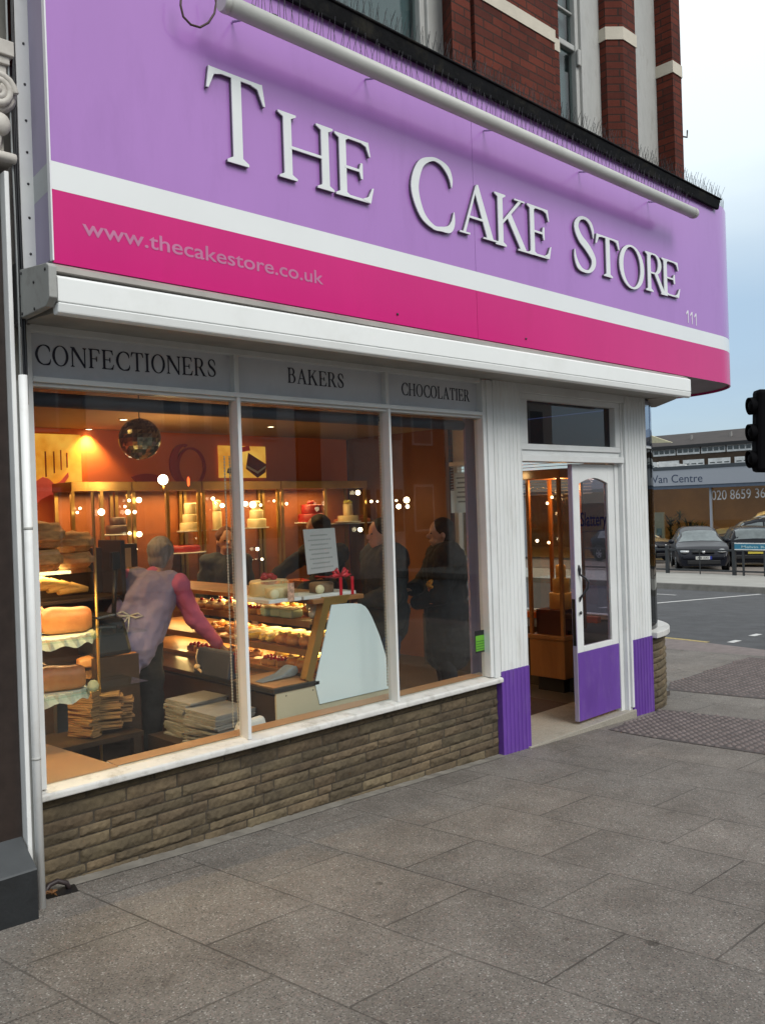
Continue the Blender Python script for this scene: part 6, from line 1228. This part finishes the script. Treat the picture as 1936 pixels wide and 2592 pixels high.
for i in range(-3, 6): mb = MB(); mb.box(DXF+2.2, DXF+2.5, ym+i*3.0-.7, ym+i*3.0+.7, zf1-.34, zf1-.302); mb.build('ceiling_light', M_strip, dl_); light('showroom_light', 'AREA', (DXF+3.5, 12, zf1-.4), 210, (1, .70, .34), sx=6, sy=26)
def wall_text(name, s, m, par, pl, pr_, base, h, X, bold=0):
    a, b = onX(*pl, X), onX(*pr_, X); return text_mb(name, s, m, par, 0, 1, 0, 1, lambda u, v, d: Vector((X, a.y+(b.y-a.y)*u, a.z+(b.z-a.z)*u+v*h)), bold=bold)
M_ink = mat('fascia_lettering', (.035, .05, .10), .5)
wall_text('lettering', 'Van Centre', M_ink, dl_, (1408, 1043.5), (1517, 1040.5), 0, .36, DXF-.356); wall_text('lettering', 'ec', M_ink, dl_, (1127, 1052), (1143, 1051.5), 0, .36, DXF-.356)
wall_text('phone_number', '020 8659 363', mat('white_window_letters', (.62, .62, .60), .5), dl_, (1537, 1080), (1664, 1074), 0, .42, DXF+.03, 0)
db = thing('display_stand', 'tall pale showroom display board with blue pictures at the left of the showroom', 'display board', (DXF+.6, 17.5, zb)); A, B = onX(1413, 1107, DXF+.6), onX(1436, 1212, DXF+.6); MB().box(DXF+.6, DXF+.7, B.y, A.y, zb+.02, A.z).build('board', mat('board_grey', (.30, .33, .34), .5), db); mb = MB()
for i in range(4): z = A.z-.75-i*.5; mb.box(DXF+.575, DXF+.599, B.y+.12, A.y-.1, z-.36, z)
mb.build('pictures', mat('blue_pictures', (.12, .22, .32), .5, var=.5, vs=4), db)
for i, (px, w, h_) in enumerate(((1450, .7, 1.4), (1470, .5, 1.6), (1492, .9, 1.2), (1510, .8, 1.0))):
    p = onX(px, 1200, DXF+4+i*.5); o = thing('plant_pot', ['tall dark potted plant beside the display board', 'slender dark potted plant second from the display board', 'broad dark potted plant in the middle of the showroom glass', 'low dark potted plant nearest the pale mullion'][i], 'potted plant', (p.x, p.y, zb+.02), 'plants in the showroom'); MB().lathe([(0, zb+.02), (.2, zb+.02), (.26, zb+.5), (0, zb+.5)], (p.x, p.y, 0), 12).build('pot', M_trim, o); rg = random.Random(i); mb = MB()
    for j in range(60):
        a = rg.uniform(0, 6.28); r = rg.uniform(.0, w*.5); z = zb+.5+rg.uniform(.1, h_); c = Vector((p.x+r*math.cos(a), p.y+r*math.sin(a), z)); d = Vector((math.cos(a)*.2, math.sin(a)*.2, rg.uniform(-.1, .25))); s = Vector((-math.sin(a)*.06, math.cos(a)*.06, 0)); mb.add([c-d, c+s, c+d, c-s], [(0, 1, 2, 3)])
    mb.build('leaves', mat('dark_leaf', (.02, .035, .012), .6, var=.4), o)
car('cream car standing inside the showroom behind the phone number', 'suv', (DXF+3.2, onX(1668, 1150, DXF+3.2).y, zb+.05), math.atan2(.98, -.2), M_carcream, group='cars in the showroom').scale = (1.2, 1.2, 1.22)
# flats behind
FXF = 78.; fl_ = thing('flats_block', 'long block of flats with a dark tiled roof behind the car dealership', 'building', (FXF, 30, -1.3)); ZX = lambda py: onX(1520, py, FXF).z
ze, z1, z0_ = ZX(957), ZX(968), ZX(981); yl_ = onX(1412, 960, FXF).y+8; yr_ = -30.
M_flat = brick_mat('brown_brick', (.11, .075, .05), (.09, .06, .04), (.1, .08, .07)); M_rooft = mat('dark_tiles', (.034, .027, .025), .8, var=.25, vs=1.2, bump=.4, bs=8)
MB().box(FXF, FXF+10, yr_, yl_, -1.3, ze).build('wall', M_flat, fl_)
zr = onX(1520, 932.5, FXF+5).z; mb = MB(); mb.add([(FXF-.5, yr_, ze-.05), (FXF-.5, yl_+.1, ze-.05), (FXF+5, yl_-5., zr), (FXF+5, yr_, zr), (FXF+10.5, yr_, ze-.05), (FXF+10.5, yl_+.1, ze-.05)], [(0, 1, 2, 3), (3, 2, 5, 4), (1, 5, 2), (0, 4, 5, 1)]); rf = mb.build('roof', M_rooft, fl_)
MB().box(FXF-.55, FXF-.35, yr_, yl_+.15, ze-.35, ze-.051).build('eaves', M_trim, fl_)
mb = MB(); g0, g1, g2 = onX(1404, 957, FXF-.6), onX(1450, 955.5, FXF-.6), onX(1404, 940, FXF-.6); mb.prism([(g0.y, g0.z), (g1.y, g1.z), (g2.y, g2.z)], FXF-.6, FXF-.3, 'x'); mb.build('gable', mat('cream_gable', (.5, .46, .3), .7), fl_)
mb = MB()
for i in range(5): y = yl_-11-i*3.9; MB().box(FXF+1.6, FXF+1.9, y-.07, y+.07, ze+.3, ze+1.0).build('roof_vent', mat('vent_grey', (.22, .21, .2), .7), rf)
M_wf = mat('white_window_frame', (.74, .74, .72), .6, var=.2, vs=2); M_wg = mat('flat_window_glass', (.04, .05, .055), .15, var=.5, vs=.9, spec=.8)
y = yl_-.6; n = 0; zz1, zz0 = ZX(963.5), ZX(979)
while y > yr_+2.4:
    w = MB(); w.box(FXF-.10, FXF-.02, y-2.3, y, zz0, zz1); f = w.build('window', M_wf, fl_); mb = MB()
    for j in range(4): mb.box(FXF-.13, FXF-.101, y-2.22+j*.56, y-2.22+j*.56+.42, zz0+.18, zz1-.14)
    mb.build('panes', M_wg, f); y -= 2.45; n += 1
y = yl_-6; zz1, zz0 = ZX(991), ZX(1004)
while y > yr_+2.4:
    w = MB(); w.box(FXF-.10, FXF-.02, y-2.1, y, zz0, zz1); f = w.build('window', M_wf, fl_); mb = MB()
    for j in range(3): mb.box(FXF-.13, FXF-.101, y-2.0+j*.68, y-2.0+j*.68+.46, zz0+.12, zz1-.35)
    mb.build('panes', M_wg, f); y -= 2.5
mb = MB(); a = onX(1413, 1009, 60); b = onX(1423, 998, 60); c = onX(1480, 1003, 60)
pg = thing('white_canopy_frame', 'white sloping canopy frame over the left end of the dealership roof', 'canopy', (60, a.y, -1.3)); mb.box(60, 60.2, b.y, a.y, a.z-.6, a.z); mb.box(60, 60.2, a.y-.25, a.y, a.z-.6, b.z); mb.hexa([(60, c.y, c.z-.25), (60.2, c.y, c.z-.25), (60.2, b.y, b.z-.35), (60, b.y, b.z-.35)], [(60, c.y, c.z), (60.2, c.y, c.z), (60.2, b.y, b.z), (60, b.y, b.z)])
for k_ in range(3): yy = b.y+(c.y-b.y)*(k_/2); mb.box(60.02, 60.18, yy-.05, yy+.05, -1.3, c.z-.2)
mb.build('frame', M_wf, pg)
# guard rail and street name board on the far pavement
RX = 26.6; gr_ = thing('guard_rail', 'thin dark pedestrian guard rail along the far pavement in front of the cars', 'railing', (RX, 9, gz(RX)+.12)); gzr = gz(RX)+.12; zt1, zb1 = onX(1500, 1186, RX).z, onX(1500, 1236, RX).z
M_rail = mat('rail_black', (.03, .033, .036), .5, var=.2); mb = MB(); mb.box(RX-.03, RX+.03, 2, 14, zt1-.055, zt1); mb.box(RX-.03, RX+.03, 2, 14, gzr+.10, gzr+.15); mb.build('rails', M_rail, gr_); y = onX(1440, 1200, RX).y
yA = onX(1441, 1200, RX).y; yB = onX(1585, 1200, RX).y
for yy in (yA, yB, 2*yB-yA, 2*yA-yB): MB().box(RX-.05, RX+.05, yy-.05, yy+.05, gzr, zt1+.12 if yy != yB else onX(1583, 1172, RX).z).build('post', M_rail, gr_)
for i in (1,): MB().box(RX-.012, RX+.012, (yA+yB)/2-.012, (yA+yB)/2+.012, gzr, zt1-.03).build('baluster', M_rail, gr_)
A, B = onX(1586, 1173, RX-.07), onX(1668, 1187, RX-.07); nbd = thing('street_name_board', 'blue street name board with pale edges fixed beside the guard rail', 'street sign', (RX-.07, (A.y+B.y)/2, B.z)); sl2 = -.0
z1_, z0_ = onX(1586, 1172.5, RX-.07).z, onX(1586, 1188, RX-.07).z
MB().box(RX-.08, RX-.055, B.y, A.y, z0_, z1_).build('board', mat('sign_blue', (.03, .20, .32), .5), nbd); mb = MB(); mb.box(RX-.084, RX-.0805, B.y, A.y, z1_-.03, z1_); mb.box(RX-.084, RX-.0805, B.y, A.y, z0_, z0_+.03); mb.build('pale_edges', M_wf, nbd)
text_mb('lettering', 'Melvin Road', mat('pale_sign_letter', (.45, .62, .62), .5), nbd, 0, 1, 0, 1, lambda u, v, d: Vector((RX-.082, A.y-.22-u*1.0, z0_+.065+v*(z1_-z0_-.15))), bold=.01)
for yy in (A.y-.25, B.y+.25): MB().box(RX-.054, RX-.02, yy-.03, yy+.03, gzr, z1_).build('sign_post', M_rail, nbd)
# traffic light close by at the right edge, seen from behind
TD = 10.4; tc_ = CAM+ray(1666, 930)*TD; tl = thing('traffic_light', 'black traffic light head seen from behind at the right edge of the picture', 'traffic light', (tc_.x, tc_.y, gz(tc_.x))); Rx = Vector((c_r.x, c_r.y, 0)).normalized(); Ry = Vector((-Rx.y, Rx.x, 0)); Mt_ = Matrix((Rx, Ry, Vector((0, 0, 1)))).transposed().to_4x4(); Mt_.translation = tc_
Mtl = Mt_ @ Matrix.Rotation(R(2.2), 4, 'Y')
M_tl = mat('traffic_black', (.003, .003, .004), .8, var=.2, spec=.08); hw = .205
MB().box(-hw, hw, -.09, .10, -.50, .49, Mtl).build('housing', M_tl, tl, bevel=.045)
for i, z in enumerate((.30, -.02, -.34)):
    mb = MB(); Mv = (Mtl @ Matrix.Translation((-hw, .03, z)) @ Matrix.Rotation(R(-97), 4, 'Y')); 
    mb.add([Mv @ Vector((.105*math.cos(a*.2618), .105*math.sin(a*.2618), d)) for a in range(24) for d in (-.08, .055)], [(2*a, (2*a+2) % 48, (2*a+3) % 48, 2*a+1) for a in range(24)], True); mb.ball(Mv @ Vector((0, 0, -.03)), .09, 10, 8); mb.build('visor', M_tl, tl)
px_ = Mtl @ Vector((.26, 0, 0)); MB().tube([(px_.x, px_.y, gz(px_.x)-.05), (px_.x, px_.y, tc_.z+.9)], .057, 14).build('pole', M_tl, tl)
mb = MB(); mb.tube([Mtl @ Vector((.2, 0, .4)), (px_.x, px_.y, tc_.z+.4)], .02, 8); mb.tube([Mtl @ Vector((.2, 0, -.4)), (px_.x, px_.y, tc_.z-.4)], .02, 8); mb.build('bracket', M_tl, tl)
A = CAM+ray(1647, 882)*14; sgn = thing('small_plate_sign', 'small grey plate on a post at the far right edge against the sky', 'sign', (A.x, A.y, gz(A.x))); Mp = Matrix((Rx, Ry, Vector((0, 0, 1)))).transposed().to_4x4(); Mp.translation = A; MB().box(-.005, .40, -.01, .01, -.085, .085, Mp).build('plate', mat('plate_grey', (.30, .26, .29), .6), sgn); pq = Mp @ Vector((.30, .03, 0)); MB().tube([(pq.x, pq.y, gz(pq.x)), (pq.x, pq.y, A.z+.1)], .03, 10).build('post', M_rail, sgn)
# houses across the main road: seen only in the window reflections
M_brk2 = brick_mat('pink_brick', (.20, .10, .075), (.15, .075, .06), (.2, .17, .15)); M_stuc = mat('pale_stucco', (.46, .42, .39), .8, var=.08)
for i in range(5):
    x0 = -4+i*7.4; h = thing('terraced_house', ['first', 'second', 'third', 'fourth', 'fifth'][i]+' house from the left in the row across the road, mirrored in the glass', 'house', (x0+3.7, -19, gz(x0)-.1), 'houses across the main road'); yb = -19.
    MB().box(x0, x0+7.3, yb-7, yb, -1.2, 7.2).build('wall', M_brk2 if i % 2 else M_stuc, h); MB().add([(x0, yb+.3, 7.2), (x0+7.3, yb+.3, 7.2), (x0+7.3, yb-3.5, 9.8), (x0, yb-3.5, 9.8), (x0, yb-7.2, 7.2), (x0+7.3, yb-7.2, 7.2)], [(0, 1, 2, 3), (3, 2, 5, 4)]).build('roof', M_rooft, h)
    bay = MB(); pl = [(x0+1.0, yb+.001), (x0+1.7, yb+.9), (x0+4.1, yb+.9), (x0+4.8, yb+.001)]; bay.prism(pl, -1.2, 6.3, 'z'); bay.build('bay', M_stuc, h); MB().prism([(x0+.85, yb), (x0+1.6, yb+1.05), (x0+4.2, yb+1.05), (x0+4.95, yb)], 6.301, 6.5, 'z').build('cornice', M_whiteold, h)
    for zz in (.6, 3.9):
        for a in (1.8, 2.6, 3.4): w = MB().box(x0+a, x0+a+.66, yb+.901, yb+.95, zz, zz+1.7).build('window', M_whiteold, h); MB().box(x0+a+.07, x0+a+.59, yb+.9505, yb+.955, zz+.07, zz+1.6).build('pane', M_wg, w)
        w = MB().box(x0+5.5, x0+6.6, yb+.001, yb+.06, zz, zz+1.8).build('window', M_whiteold, h); MB().box(x0+5.58, x0+6.52, yb+.0605, yb+.065, zz+.08, zz+1.7).build('pane', M_wg, w)
